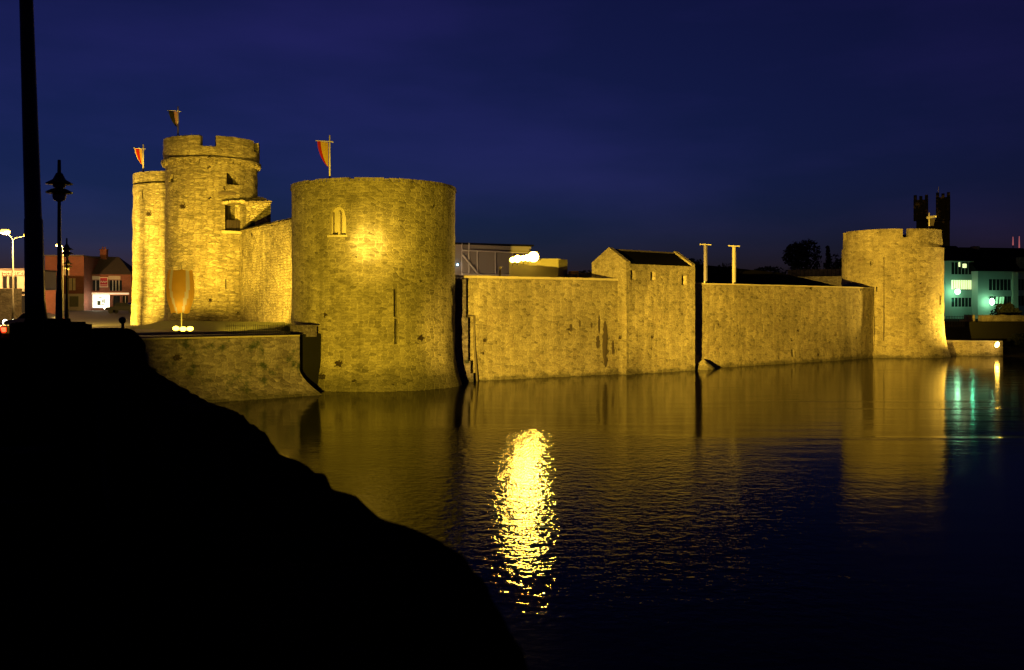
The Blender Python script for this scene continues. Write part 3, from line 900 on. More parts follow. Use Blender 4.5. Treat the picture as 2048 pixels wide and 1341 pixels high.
segs.append((cur, half))
for a, c in segs:
    wallgrid(mb, FP, a, c, zn, 15.5, 0.6, 0.5, [], 0.06, 0.04)
    ring_top(mb, FP, a, c, 15.5, .7, 13.2)
    for u in (a, c): mb.face([FP.pos(u, zn, 0), FP.pos(u, 15.5, 0), FP.pos(u, 15.5, .7), FP.pos(u, zn, .7)])
deck(mb, FP, 13.45, 5.3)
mb.build('parapet', M['corner'], t)
for o in ops: slit(t, FT, o)
mb = MB()
u, z0 = FT.px(1768, 515); _, z1 = FT.px(1768, 682)
mb.tube([FT.pos(u, z0, -.12), FT.pos(u, (z0 + z1) / 2, -.12), FT.pos(u, z1, -.14)], .045, 6)
mb.build('conductor', M['pipe'], t)

# ------------------------------------------------------------------ quay wall, pier, railing
qa = Vector((bx(58.6) - .6, 58.4)); qb = Vector((-14.6, 68.45))
qprof = lambda z: 0.95 * max(0, (1.7 - z) / 1.7) ** 1.5
QW = Flat(qa, qb, qprof)
t = thing('quay_wall', 'mossy dark quay wall with flared foot, in front of the drum tower', 'wall', (-19, 64, 0))
mb = MB()
wallgrid(mb, QW, 0, QW.len, -1, 4.02, 0.5, 0.3, [], 0.05)
QE = Flat(qb, qb + Vector((2.3, 5.6)), lambda z: 0)
# end face, flared with the front
zs = [-1, 0, .3, .6, .9, 1.2, 1.5, 1.7, 2.4, 3.2, 4.02]
def qe(z, k):
    e = qprof(z)
    c = qb + QW.n * e + QW.t * e * 1.3
    q = c + Vector((-.35, .94)) * k
    return (q.x, q.y, z)
for i in range(len(zs) - 1):
    a, c = zs[i], zs[i + 1]
    mb.face([qe(a, 0), qe(a, 7), qe(c, 7), qe(c, 0)], [(0, a), (7, a), (7, c), (0, c)])
    fa, fc = QW.pos(QW.len, a, -.0), QW.pos(QW.len, c, 0)
    mb.face([fa, qe(a, 0), qe(c, 0), fc], [(0, a), (1, a), (1, c), (0, c)])
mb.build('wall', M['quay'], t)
mb = MB()
n = 16
for i in range(n):
    a, c = QW.len * i / n, QW.len * (i + 1) / n - .015
    z1 = 4.14
    q = [QW.pos(a, 4.04, -.05), QW.pos(c, 4.04, -.05), QW.pos(c, z1, -.04), QW.pos(a, z1, -.04), QW.pos(a, z1, .6), QW.pos(c, z1, .6)]
    mb.face(q[:4]); mb.face([q[3], q[2], q[5], q[4]])
mb.build('coping', M['kerb'], t)
mb = MB()
mb.box((-14.95, 71.4, 4.3), (1.6, 1.0, .75), -.5); mb.box((-14.95, 71.4, 4.72), (1.75, 1.15, .1), -.5)
tag(mb.build('stub_wall', M['quay']), 'low brown stone stub wall joining the quay to the drum tower', 'wall')
mb = MB()
t = thing('iron_railing', 'low black iron railing along the quay before the curtain wall', 'railing', (-17, 68.5, 4.1))
ra, rb = P(452, 672, 68.0), P(580, 672, 69.3)
ra.z = rb.z = 4.13
mb = MB()
for z in (.18, .62): mb.tube([ra + Vector((0, 0, z)), rb + Vector((0, 0, z))], .018, 6)
mb.build('rail', M['iron'], t)
n = 36
p_me = None
for i in range(n):
    p = ra.lerp(rb, i / (n - 1))
    if p_me is None:
        mb = MB(); mb.tube([(p.x, p.y, p.z), (p.x, p.y, p.z + .72), (p.x, p.y, p.z + .82)], [.014, .014, .003], 5)
        first = mb.build('picket', M['iron'], t); first_p = p; p_me = first
    else:
        o = first.copy(); C.objects.link(o); o.parent = t; o.location = first.location + (p - first_p)

# ------------------------------------------------------------------ flags and banners
def pole_thing(name, label, cat, x, d, ybase, ytop, r=.05, group=None):
    b0 = P(x, ybase, d)
    t = thing(name, label, cat, b0, group)
    mb = MB(); mb.tube([b0, P(x, ytop, d)], [r, r * .85], 8); mb.build('pole', M['pole'], t, True)
    return t, b0
def pennant(t, xp, d, ytop, ybot, xl, red_w, mats, sweep=1.0, bars=True):
    """half-shield sail hung from a crossbar, bellied by its frame"""
    mb = MB()
    n, k = 14, 6
    pt = P(xp, ytop, d); H = pt.z - Z(ybot, d); Wd = pt.x - X(xl, d)
    def q(i, j):
        v, u = i / n, j / k
        w = Wd * (1 - v ** 2.0) ** .8 + .02
        return (pt.x - .06 - w * u, pt.y - .55 * math.sin(math.pi * u * .5) * (1 - v) + .1, pt.z - H * v)
    for i in range(n):
        for j in range(k):
            u = (j + .5) / k
            mb.face([q(i, j), q(i, j + 1), q(i + 1, j + 1), q(i + 1, j)], None, 1 if red_w[0] < u < red_w[1] else 0)
    mb.build('cloth', mats, t, True)
    mb = MB()
    a = Vector(q(0, k)); 
    mb.tube([a + Vector((-.12, 0, .04)), pt + Vector((.28, -.02, .04))], .03, 6)
    if bars: mb.tube([a + Vector((.35, .5, .14)), pt + Vector((.3, .2, .02))], .022, 6)
    mb.build('crossbar', M['pole'], t)
t, _ = pole_thing('pennant_flag', 'yellow and red pennant on a white pole atop the drum tower', 'flag', 659.5, 72.8, 372, 271, .065, 'pennants on the castle towers')
pennant(t, 658, 72.8, 285, 334, 639, (.68, 1.0), [M['yellow_cloth'], M['red_cloth']])
t, _ = pole_thing('pennant_flag', 'mostly red pennant on a pole atop the left gate tower', 'flag', 286.5, 96.2, 350, 289, .075, 'pennants on the castle towers')
pennant(t, 285, 96.2, 299, 330, 274, (.25, .85), [M['yellow_cloth'], M['red_cloth']], bars=False)
t, _ = pole_thing('pennant_flag', 'black and tan pennant on the pole atop the tall keep', 'flag', 356, 89.5, 285, 213, .075, 'pennants on the castle towers')
pennant(t, 355, 89.5, 224, 254, 342, (.3, 1.0), [M['tan_cloth'], M['black_cloth']])
t, _ = pole_thing('pennant_flag', 'small pale flag on a short pole atop the far corner tower', 'flag', 1858.5, 124, 475, 426, .11, 'pennants on the castle towers')
mb = MB(); a, c = P(1854, 436, 124), P(1872, 433, 124); mb.tube([a, c], .16, 6); mb.build('crossbar', M['pole'], t)
mb = MB()
for i in range(6):
    y0, y1 = 437 + i * 3, 440 + i * 3
    mb.face([P(1860, y0, 124.1), P(1871 - i * .8, y0, 124.1 + .3), P(1871 - (i + 1) * .8, y1, 124.1 + .3), P(1860, y1, 124.1)])
mb.build('cloth', M['slab'], t)
for (x, yt, yb, d, mt, lab) in ((1411, 488, 568, 98.6, 'pole', 'dim grey T shaped banner mast on the wall, nearer the gabled turret'), (1468, 491, 570, 101.4, 'white_cloth', 'bright cream T shaped banner mast, second along the wall from the turret')):
    t, b0 = pole_thing('banner_mast', lab, 'banner mast', x - 2, d, yb, yt, .07, 'banner masts on the river wall')
    mb = MB(); mb.tube([P(x - 11, yt + 1, d - .25), P(x + 11, yt + 2, d + .25)], .065, 6); mb.build('crossbar', M['pole'], t)
    mb = MB()                           # the banner hangs edge-on and slightly bellied
    for i in range(10):
        y0, y1 = yt + 3 + i * (yb - yt - 8) / 10, yt + 3 + (i + 1) * (yb - yt - 8) / 10
        for j in range(4):
            e = [(x - 3.6 + 7.4 * q / 4, d - .25 - .25 * math.sin(q / 4 * math.pi)) for q in (j, j + 1)]
            mb.face([P(e[0][0], y0, e[0][1]), P(e[1][0], y0, e[1][1]), P(e[1][0], y1, e[1][1]), P(e[0][0], y1, e[0][1])])
    mb.build('cloth', M['grey_cloth'] if mt == 'pole' else M['white_cloth'], t, True)
# big banner on the quay
d = 69.5
t, _ = pole_thing('shield_banner', 'large yellow shield shaped banner with pale bands on a slim quay pole', 'banner', 363, d, 671, 530, .045)
mb = MB()
n, k = 20, 24
def bq(i, j):
    v, u = i / n, j / k * 2 - 1
    hwid = (0.90 + 0.17 * math.sin(math.pi * min(1, v * 1.1))) * (1 - 1.0 * max(0, v - .62) ** 1.35)
    c = P(363, 541, d)
    return (c.x + u * .82 * hwid, c.y - .25 - .45 * math.cos(u * math.pi / 2) * math.sin(math.pi * min(1, .15 + v * .8)) + .3 * u, c.z - v * 3.0 + .04 * math.sin(u * 7))
for i in range(n):
    for j in range(k):
        v, u = (i + .5) / n, abs((j + .5) / k * 2 - 1)
        band = abs(u - (.62 - .5 * max(0, v - .35) ** 1.2)) < .12
        mb.face([bq(i, j), bq(i, j + 1), bq(i + 1, j + 1), bq(i + 1, j)], None, 1 if band else 0)
mb.build('cloth', [M['banner_cloth'], M['white_cloth']], t, True)
mb = MB(); mb.tube([bq(0, 0), bq(0, k)], .02, 6); mb.build('crossbar', M['pole'], t)

# ------------------------------------------------------------------ floodlights
def ground_flood(x, y, d, rz, label):
    b0 = P(x, y, d); b0.z = 4.2
    t = thing('uplight', label, 'floodlight', b0, 'uplights at the banner foot')
    mb = MB(); mb.box((b0.x, b0.y, b0.z + .05), (.34, .3, .1), rz); mb.box((b0.x, b0.y + .05, b0.z + .2), (.06, .06, .25), rz)
    mb.build('housing', M['iron'], t)
    mb = MB(); mb.ball((b0.x, b0.y, b0.z + .34), .23, 14, 0, .7); mb.build('lens', M['up_lens'], t, True)
    return b0
f1 = ground_flood(352, 663, 70.5, .3, 'left of three glowing uplights at the foot of the yellow banner')
f2 = ground_flood(366, 671, 68.6, 0, 'middle glowing uplight on the quay edge below the yellow banner')
f3 = ground_flood(380, 667, 69.3, -.4, 'right of three glowing uplights at the foot of the yellow banner')
def flood(name, label, c, aim, size, lens, group, leg=0.5, lensmat='flood_lens'):
    c = Vector(c); t = thing(name, label, 'floodlight', c, group)
    d = (Vector(aim) - c).normalized(); a = d.cross(Vector((0, 0, 1))).normalized(); u = a.cross(d)
    mb = MB()
    f = [c + a * sx * size + u * sz * size * .75 for sx, sz in ((-1, -1), (1, -1), (1, 1), (-1, 1))]
    k = [c - d * size * .7 + a * sx * size * .6 + u * sz * size * .45 for sx, sz in ((-1, -1), (1, -1), (1, 1), (-1, 1))]
    mb.face(k[::-1])
    for i in range(4): mb.face([f[i], f[(i + 1) % 4], k[(i + 1) % 4], k[i]])
    mb.tube([c - Vector((0, 0, leg)), c - d * size * .3], size * .12, 6)
    mb.build('housing', M['iron'], t)
    mb = MB()
    n = 14
    for j in range(3):                 # domed glass
        r0, r1 = j / 3, (j + 1) / 3
        for i in range(n):
            q = []
            for r, i_ in ((r0, i), (r1, i), (r1, i + 1), (r0, i + 1)):
                th = 2 * math.pi * i_ / n
                q.append(c + a * math.cos(th) * r * size * lens + u * math.sin(th) * r * size * lens + d * (.02 + size * .5 * math.sqrt(max(0, 1 - r * r * .96))))
            mb.face(q[1:] if r0 == 0 else q)
    mb.build('lens', M[lensmat], t, True)
    return t
FB = 94.5
for x, y, r, lab in ((1025, 520, .26, 'leftmost and lowest floodlight shining over the river from the olive container'), (1035, 518, .36, 'second floodlight from the left in the row above the olive container'),
                     (1046.5, 517, .28, 'middle and smallest of the five floodlights above the olive container'), (1056, 516, .34, 'fourth floodlight in the row, touching the brightest one above the container'),
                     (1067, 514, .52, 'largest and brightest floodlight at the right end of the row above the container')):
    c = P(x, y, FB - (x - 1028) * .01)
    flood('floodlight', lab, c, (c.x - 1, 0, 4.5), r, .95, 'floodlights over the river wall', .6)
    spot('river_flood_beam', c + Vector((-.02, -.7, 0)), (c.x * .4, 30, 0), 3000 * (r / .4) ** 2, 100, .5, (1, .60, .07), .3)
c = P(1995, 690, 121.3)
flood('floodlight', 'single floodlight on the far quay wall lighting the corner tower', c, (47, 118, 5.5), .36, 1.0, None, .3)
spot('tower_flank_beam', c + Vector((-.5, -.5, .1)), (53.2, 122, 8.5), 26000, 120, .6, SODIUM, .3)
# bank of floods fixed to the river side of the bridge
fb = Vector((bx(33) + 2.2, 33.0, 2.4))
t = thing('floodlight_bank', 'row of floodlights bracketed to the river side of the bridge', 'floodlight', fb)
mb = MB(); mb.box((fb.x - .5, fb.y - .3, fb.z - .2), (1.0, 1.6, .08)); mb.build('bracket', M['iron'], t)
for k in range(4):
    mb = MB(); mb.box((fb.x - .75 + k * .28, fb.y - .55, fb.z + .06), (.24, .3, .34), .2); mb.build('lamp_head', M['iron'], t)
drum_c = (-10.2, 72, 9.2)
spot('flood_drum', fb, (-10.2, 72, 7.0), 104000, 50, 1.0, (1.0, .645, .03), .2)
spot('flood_drum_hot', fb + Vector((.1, .1, .1)), P(738, 490, 71.6), 100000, 10, 1.0, (1.0, .62, .06), .2)
spot('flood_drum_core', fb + Vector((.1, .1, .15)), P(736, 488, 71.6), 210000, 5.0, 1.0, (1.0, .66, .10), .1)
spot('flood_wall', fb + Vector((.15, 0, .05)), (4.5, 86, 4.8), 245000, 22, .6, (1.0, .60, .06), .2)
spot('flood_turret', fb + Vector((.2, 0, .05)), (14.5, 92, 6), 70000, 14, .8, (1.0, .64, .03), .2)
spot('flood_far_wall', fb + Vector((.25, 0, .1)), (33, 110, 5), 740000, 20, .7, (1.0, .60, .05), .2)
spot('flood_corner', fb + Vector((.3, 0, .1)), (46.3, 121, 8.5), 215000, 10, .5, (1.0, .59, .05), .2)
# quay uplights on keep and curtain wall
spot('up_keep', f1 + Vector((.4, .5, .6)), (-27.2, 91, 14.5), 38000, 50, .7, (1.0, .60, .045), .2)
spot('up_curtain', f3 + Vector((.1, .3, 1.1)), (-19.5, 82.5, 9.0), 27000, 62, .8, (1.0, .60, .05), .2)
spot('up_gate', f1 + Vector((-.1, .2, .7)), (-35.5, 96, 13), 15000, 44, .7, (1.0, .59, .05), .2)
spot('up_banner', f2 + Vector((0, -.1, .75)), P(360, 560, 69.2), 160, 70, .9, (1.0, .66, .12), .15)
# a street floodlight lights the far gate tower from the left
lc = Vector((-41.8, 88.0, 4.9))
flood('floodlight', 'street floodlight on the pavement lighting the left gate tower', lc, (-38, 97, 11), .26, .9, None, .5)
spot('gate_left_beam', lc + Vector((.2, .4, .2)), (-38.8, 97, 9.5), 46000, 95, .6, (1.0, .62, .06), .2)

# ------------------------------------------------------------------ visitor centre and container behind the wall
t = thing('visitor_building', 'grey panelled building with pale steel frame behind the river wall', 'building', (-2, 108, 4))
d0 = 104
mb = MB()
a, c = P(905, 487, d0), P(1062, 492, d0 + 4)
mb.prism([(a.x, a.y), (c.x, c.y), (c.x - 4, c.y + 9), (a.x - 4, a.y + 9)], 4.1, Z(489, d0))
mb.build('wall', M['panel'], t)
mb = MB()
mb.prism([(a.x - .2, a.y - .4), (c.x + .3, c.y - .3), (c.x - 4, c.y + 9.3), (a.x - 4.2, a.y + 9.3)], Z(489, d0) + .004, Z(485.5, d0))
mb.build('roof', M['slate'], t)
VF = Flat((a.x, a.y), (c.x, c.y))
def vp(x, y, o=.25):
    u, z = VF.px(x, y); return VF.pos(u, z, -o)
for (x0, y0, x1, y1) in ((936, 487, 936, 552), (953, 503, 953, 552), (989, 504, 989, 552), (1024, 506, 1024, 552), (922, 487, 922, 552)):
    mb = MB(); mb.tube([vp(x0, y0), vp(x1, y1)], .075 if x0 != 936 else .1, 6); mb.build('post', M['steel'], t)
mb = MB(); mb.tube([vp(922, 501, .34), vp(1060, 507, .34)], .08, 6); mb.tube([vp(922, 549, .34), vp(1060, 551, .34)], .1, 6); mb.build('rail', M['steel'], t)
mb = MB(); mb.tube([vp(923, 511, .4), vp(953, 548, .4)], .11, 6); mb.build('brace', M['steel'], t)
mb = MB(); mb.ball(vp(913, 530, .3), .12); mb.build('lamp', glow('blue_lamp_lit', (.5, .8, 1), 4), t)
mb = MB(); p = P(1000, 553, 88.5); mb.tube([p, P(1000.5, 536, 88.5)], .09, 6); mb.ball(P(1000.5, 536, 88.5), .11)
tag(mb.build('bollard', M['pipe']), 'short dark post on top of the river wall below the grey building', 'post')
vl = Vector((-6.0, 92.5, 7.4))
flood('floodlight', 'courtyard floodlight hidden behind the river wall lighting the grey building', vl, (-2, 105, 11), .2, .8, None, .6, 'street_lens')
spot('visitor_beam', vl + Vector((0, .5, .2)), (-1.5, 105, 11), 2100, 125, .8, (1, .62, .30), .3)
t = thing('shipping_container', 'olive painted steel container carrying the floodlights behind the wall', 'container', (2.5, 95, 8))
a, c, e = P(1018, 519, 95.3), P(1117, 517, 95.3), P(1135, 518, 97.3)
zt, zb_ = Z(518, 95.3), 8.2
mb = MB()
mb.prism([(a.x, a.y), (c.x, c.y), (e.x, e.y), (e.x - 4.6, e.y + 2)], zb_, zt)
mb.build('body', M['container'], t)
mb = MB()
for i in range(22):
    x = a.x + .12 + (c.x - a.x - .24) * i / 21
    mb.box((x, a.y - .03, (zt + zb_) / 2), (.11, .06, zt - zb_ - .2))
mb.build('corrugation', M['container'], t)
mb = MB(); mb.box(((a.x + c.x) / 2, a.y - .04, zt - .05), (c.x - a.x, .12, .12)); mb.box(((c.x + e.x) / 2, (c.y + e.y) / 2, zt - .05), (.1, 2, .1), -.35)
mb.build('frame', M['container'], t)
mb = MB(); mb.box((7.0, 98, 9.0), (1.6, 1.2, .8)); mb.box((5.7, 97, 8.9), (1.0, 1, .7), .3)
tag(mb.build('crate', M['pipe']), 'dark crates stacked behind the wall right of the olive container', 'crate')
mb = MB(); p = P(1147, 543, 97.5); mb.box((p.x, p.y, p.z - .4), (1.0, .8, .8), .2, taper=.85)
tag(mb.build('tarpaulin_box', M['yellow_cloth']), 'small yellow covered box behind the river wall near the turret', 'box')

# ------------------------------------------------------------------ dark hall behind the second wall, inner walls
t = thing('hall', 'low hall with a black hipped roof behind the long river wall', 'building', (30, 115, 4))
A = [(20.5, 106.0), (41.5, 123.2), (38.5, 128.5), (17, 111)]
r0, r1 = P(1385, 528, 110), P(1560, 546, 121)
mb = MB(); mb.prism(A, 4, 8.0); mb.build('wall', M['dim'], t)
mb = MB()
z = 8.02
E_ = [(20.0, 105.4, z), (42.4, 122.9, z + .15), (38.5, 129, z), (16.4, 111, z)]
mb.face([E_[0], E_[1], r1, r0]); mb.face([E_[1], E_[2], r1]); mb.face([E_[2], E_[3], r0, r1]); mb.face([E_[3], E_[0], r0])
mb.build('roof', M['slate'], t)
a, c = P(1575, 540, 155), P(1700, 530, 150)
IW = Flat((a.x, a.y), (c.x, c.y))
t = thing('inner_wall', 'dim upper courtyard wall topped by bars, left of the far corner tower', 'wall', (46, 150, 4))
mb = MB(); slab_wall(mb, IW, 0, IW.len, 4, 11.9, 1, [], 1, 1, .05); mb.build('wall', M['dim'], t)
mb = MB()
for i in range(16):
    p = IW.pos(IW.len * (i + .5) / 16, 10.4, -.2); mb.tube([p, p + Vector((0, 0, 1.9))], .05, 5)
mb.build('bar_row', M['iron'], t)
a, c = P(1580, 553, 138), P(1700, 553, 134)
IV = Flat((a.x, a.y), (c.x, c.y))
mb = MB(); slab_wall(mb, IV, 0, IV.len, 4, Z(553, 135.5), 1, [], .8, .8, .05)
tag(mb.build('inner_wall', M['corner']), 'lower lit courtyard wall meeting the far corner tower', 'wall')
yl = Vector((42.6, 128.2, 8.5))
flood('floodlight', 'small courtyard floodlight behind the long river wall lighting the corner tower', yl, (44, 131, 10), .2, .8, None, .6, 'street_lens')
spot('court_wall_beam', yl + Vector((.3, .5, .2)), (44.5, 135, 9.5), 1500, 120, .9, (1, .62, .07), .2)
spot('court_beam', yl + Vector((.1, -.4, .3)), (43.2, 124.0, 11.5), 1500, 95, .9, (1, .62, .07), .2)

# ------------------------------------------------------------------ trees and hills
def tree(label, x, d, ytop, wpx, zb, group=None, cone=False, n=1500, seed=1):
    rnd = random.Random(seed)
    zt = Z(ytop, d); cx = X(x, d); w = wpx / F * d / 2
    t = thing('tree', label, 'tree', (cx, d, zb), group)
    mb = MB()
    h = zt - zb
    mb.tube([(cx, d, zb), (cx + .1, d, zb + h * .35), (cx, d, zb + h * .75)], [.06 * h * .5, .045 * h * .5, .01 * h], 7)
    for k in range(6):
        a = rnd.uniform(0, 6.28)
        mb.tube([(cx, d, zb + h * (.3 + .06 * k)), (cx + math.cos(a) * w * .6, d + math.sin(a) * w * .6, zb + h * (.5 + .07 * k))], [.02 * h, .004 * h], 5)
    mb.build('trunk', M['bark'], t)
    mb = MB()
    cl = []
    for k in range(16):
        if cone:
            v = (k + .5) / 16; r = w * (1 - v) * rnd.uniform(.2, .9); a = rnd.uniform(0, 6.28)
            cl.append((cx + r * math.cos(a), d + r * math.sin(a), zb + h * (.15 + .82 * v), w * (1 - v) * .55 + .25))
        else:
            a, v = rnd.uniform(0, 6.28), rnd.uniform(.25, .86)
            r = w * .75 * math.sqrt(max(.05, 1 - ((v - .5) / .5) ** 2)) * rnd.uniform(.2, 1)
            cl.append((cx + r * math.cos(a), d + r * math.sin(a), zb + h * v, rnd.uniform(.18, .3) * min(h, 2 * w)))
    for i in range(n):
        q = rnd.choice(cl)
        v = Vector((rnd.gauss(0, 1), rnd.gauss(0, 1), rnd.gauss(0, 1))).normalized() * q[3] * rnd.uniform(.4, 1.0) ** .5
        p = Vector(q[:3]) + v
        p.z = min(p.z, zt + rnd.uniform(-.3, .2))
        a = Vector((rnd.gauss(0, 1), rnd.gauss(0, 1), rnd.gauss(0, .7))).normalized(); b_ = a.cross(Vector((rnd.gauss(0, 1), rnd.gauss(0, 1), rnd.gauss(0, 1)))).normalized()
        s_ = rnd.uniform(.14, .3) * (d / 150)
        mb.face([p - a * s_, p + b_ * s_ * .6, p + a * s_, p - b_ * s_ * .6])
    mb.build('crown', M['leaf'], t)
TG = 'dark trees behind the castle'
tree('large round dark tree beyond the courtyard wall, left of the far tower', 1612, 205, 482, 100, 5, TG, n=4500, seed=2)
tree('small pointed dark tree beside the big round tree by the far tower', 1655, 200, 488, 26, 5, TG, cone=True, n=1200, seed=3)
tree('broad low dark tree touching the left flank of the far tower', 1678, 200, 502, 70, 5, TG, n=2600, seed=4)
tree('low dark tree just right of the gabled turret roof', 1385, 150, 511, 70, 4, TG, n=3000, seed=5)
tree('low dark tree behind the two banner masts', 1450, 152, 527, 90, 4, TG, n=3000, seed=6)
tree('low dark tree behind the crates, left of the gabled turret', 1165, 130, 537, 62, 4, TG, n=2400, seed=7)
tree('wide dark tree behind the hall roof between masts and inner wall', 1535, 170, 536, 110, 4, TG, n=3000, seed=8)

# ------------------------------------------------------------------ cathedral and houses on the right
t = thing('cathedral', 'black silhouette of cathedral tower with two stepped turrets behind the far tower', 'church tower', (X(1862, 240), 240, 4))
d = 240
ca = -math.atan2(X(1862, d), d)
mb = MB(); mb.box((X(1862, d) + 3, d + 6, (4 + Z(436, d)) / 2), (68 / F * d * math.cos(ca), 7, Z(436, d) - 4), ca); mb.build('tower_body', M['near'], t)
for x0, x1, yt in ((1827.5, 1857, 392), (1868, 1896.5, 388)):
    mb = MB()
    w = (x1 - x0) / F * d * math.cos(ca); cx, cy = X((x0 + x1) / 2, d), d + (x1 - 1862) / F * d * math.tan(ca) * .6; z0, z1 = Z(442, d), Z(yt, d)
    mb.box((cx, cy, (z0 + z1 - 1) / 2), (w, w * .5, z1 - 1 - z0), ca)
    for sx in (-1, 0, 1):
        mb.box((cx + sx * w * .38 * math.cos(ca), cy + sx * w * .38 * math.sin(ca), z1 - .55), (w * .22, w * .5, .9 + (.5 if sx else 0)), ca)
    mb.build('turret', M['near'], t)
mb = MB(); p = P(1876, 390, d); mb.tube([p, P(1877, 374, d)], .06, 5); mb.build('rod', M['lamp_steel'], t)

def window_on(parent, S_, x0, y0, x1, y1, nm, lit=None, name='window'):
    o = rect(S_, x0, y0, x1, y1, None, .2)
    mb = MB(); reveal(mb, S_, o, .2, 0, None, 0); fr = mb.build(name, M['steel'], parent)
    mb = MB()
    mb.face([S_.pos(u, z, .18) for u, z in ((o['ua'], o['za']), (o['ub'], o['za']), (o['ub'], o['zb']), (o['ua'], o['zb']))])
    sub(mb.build('pane', lit or M['glass_dark'], parent), fr)
    mb = MB()
    for i in range(1, nm):
        u = o['ua'] + (o['ub'] - o['ua']) * i / nm
        mb.face([S_.pos(u - .05, o['za'], .1), S_.pos(u + .05, o['za'], .1), S_.pos(u + .05, o['zb'], .1), S_.pos(u - .05, o['zb'], .1)])
    if nm > 1: sub(mb.build('mullion', M['iron'] if lit else M['steel'], parent), fr)
    return o
def house(name, label, Sx, z0, z1, ops, depth, mat, roofz, over=.4):
    t = thing(name, label, 'house', tuple(Sx.pos(Sx.len / 2, z0)))
    mb = MB(); wallgrid(mb, Sx, 0, Sx.len, z0, z1, 2, 2, ops, 0)
    for u in (0, Sx.len): mb.face([Sx.pos(u, z0, 0), Sx.pos(u, z1, 0), Sx.pos(u, z1, depth), Sx.pos(u, z0, depth)])
    mb.face([Sx.pos(0, z0, depth), Sx.pos(Sx.len, z0, depth), Sx.pos(Sx.len, z1, depth), Sx.pos(0, z1, depth)])
    mb.build('wall', mat, t)
    mb = MB()
    e = [Sx.pos(-over, z1, -over), Sx.pos(Sx.len + over, z1, -over), Sx.pos(Sx.len + over, z1, depth + over), Sx.pos(-over, z1, depth + over)]
    r = [Sx.pos(0, roofz, depth / 2), Sx.pos(Sx.len, roofz, depth / 2)]
    mb.face([e[0], e[1], r[1], r[0]]); mb.face([e[2], e[3], r[0], r[1]]); mb.face([e[1], e[2], r[1]]); mb.face([e[3], e[0], r[0]]); mb.face(e[::-1])
    mb.build('roof', M['slate'], t)
    return t
d = 170
HA = Flat((X(1886, d), d), (X(1953, d), d + 1)); HB = Flat((X(1952.5, d), d - .6), (X(2100, d), d + 2))
wa = [rect(HA, 1903, 525, 1944, 549), rect(HA, 1903, 561, 1945, 579), rect(HA, 1903, 596, 1944, 614)]
t = house('apartment_house', 'pale three storey house with a lit middle window, directly right of far tower', HA, 3.9, Z(522, d), wa, 10, M['render_white'], Z(488, d))
window_on(t, HA, 1903, 525, 1944, 549, 6)
window_on(t, HA, 1903, 561, 1945, 579, 9, M['window_lit'])
window_on(t, HA, 1903, 596, 1944, 614, 6)
mb = MB(); q = HA.px(1918, 534); q = HA.pos(q[0], q[1], .14); mb.face([q, q + Vector((.3, 0, 0)), q + Vector((.3, 0, .9)), q + Vector((0, 0, .9))]); q = HA.pos(HA.px(1926, 536)[0], HA.px(1926, 536)[1], .14); mb.face([q, q + Vector((.7, 0, 0)), q + Vector((.7, 0, .7)), q + Vector((0, 0, .7))])
mb.build('lit_curtain', M['window_lit'], t)
mb = MB(); p = P(1950, 500, d + 5); mb.box((p.x, p.y, p.z - .6), (1.2, 1.0, 2.4)); mb.build('chimney', M['dim'], t)
wb = [rect(HB, 1978, 559, 2023, 581), rect(HB, 1979, 593, 2024, 611), rect(HB, 2036, 559, 2056, 581), rect(HB, 2036, 592, 2056, 612)]
t = house('apartment_house', 'lower wide pale house with a bright doorway lamp, at the right edge', HB, 3.9, Z(543, d), wb, 10, M['render_white'], Z(492, d))
window_on(t, HB, 1978, 559, 2023, 581, 6); window_on(t, HB, 1979, 593, 2024, 611, 5); window_on(t, HB, 2036, 559, 2056, 581, 3); window_on(t, HB, 2036, 592, 2056, 612, 3)
mb = MB()
for xq in (1992, 1999, 2004):
    u, z = HB.px(xq, 608); q = HB.pos(u, z, .14); mb.face([q, q + Vector((.34, 0, 0)), q + Vector((.5, 0, 1.2)), q + Vector((.1, 0, 1.2))])
mb.build('lit_curtain', glow('green_curtain_lit', (.35, 1, .4), .6), t)
mb = MB(); q0_, q1_ = HB.px(2023, 600), HB.px(2034, 600); a = HB.pos((q0_[0] + q1_[0]) / 2, 7.5, -.2); mb.box((a.x, a.y, (4 + Z(545, d)) / 2), (.9, .5, Z(545, d) - 4)); mb.build('pilaster', M['cream'], t)
mb = MB(); p = P(2043, 530, d + 2); mb.box((p.x, p.y, p.z), (1.3, 1.2, 2.6)); mb.build('chimney', M['dim'], t)
def wall_lamp(label, c, r, tall, power):
    t = thing('wall_lamp', label, 'lamp', c, 'lamps on the houses across the water')
    mb = MB(); mb.ball(c, r, 12, 0, tall); mb.build('globe', M['mercury'], t, True)
    mb = MB(); mb.tube([(c[0], c[1] + .05, c[2] + r * tall), (c[0], c[1] + .1, c[2] + r * tall + .15), (c[0], c[1] + 1.2, c[2] + r * tall + .2)], .04, 6); mb.build('bracket', M['iron'], t)
    pointlight('house_lamp', (c[0] + .5, c[1] - 4.5, c[2] + .3), power, (.12, 1.0, .5), .2)
wall_lamp('round globe lamp under the lit window of the three storey house', P(1915, 584, d - 1.2), .42, 1.0, 85)
wall_lamp('tall bright lamp at the doorway of the lower pale house', P(1984, 604, d - 1.6), .36, 1.6, 28)
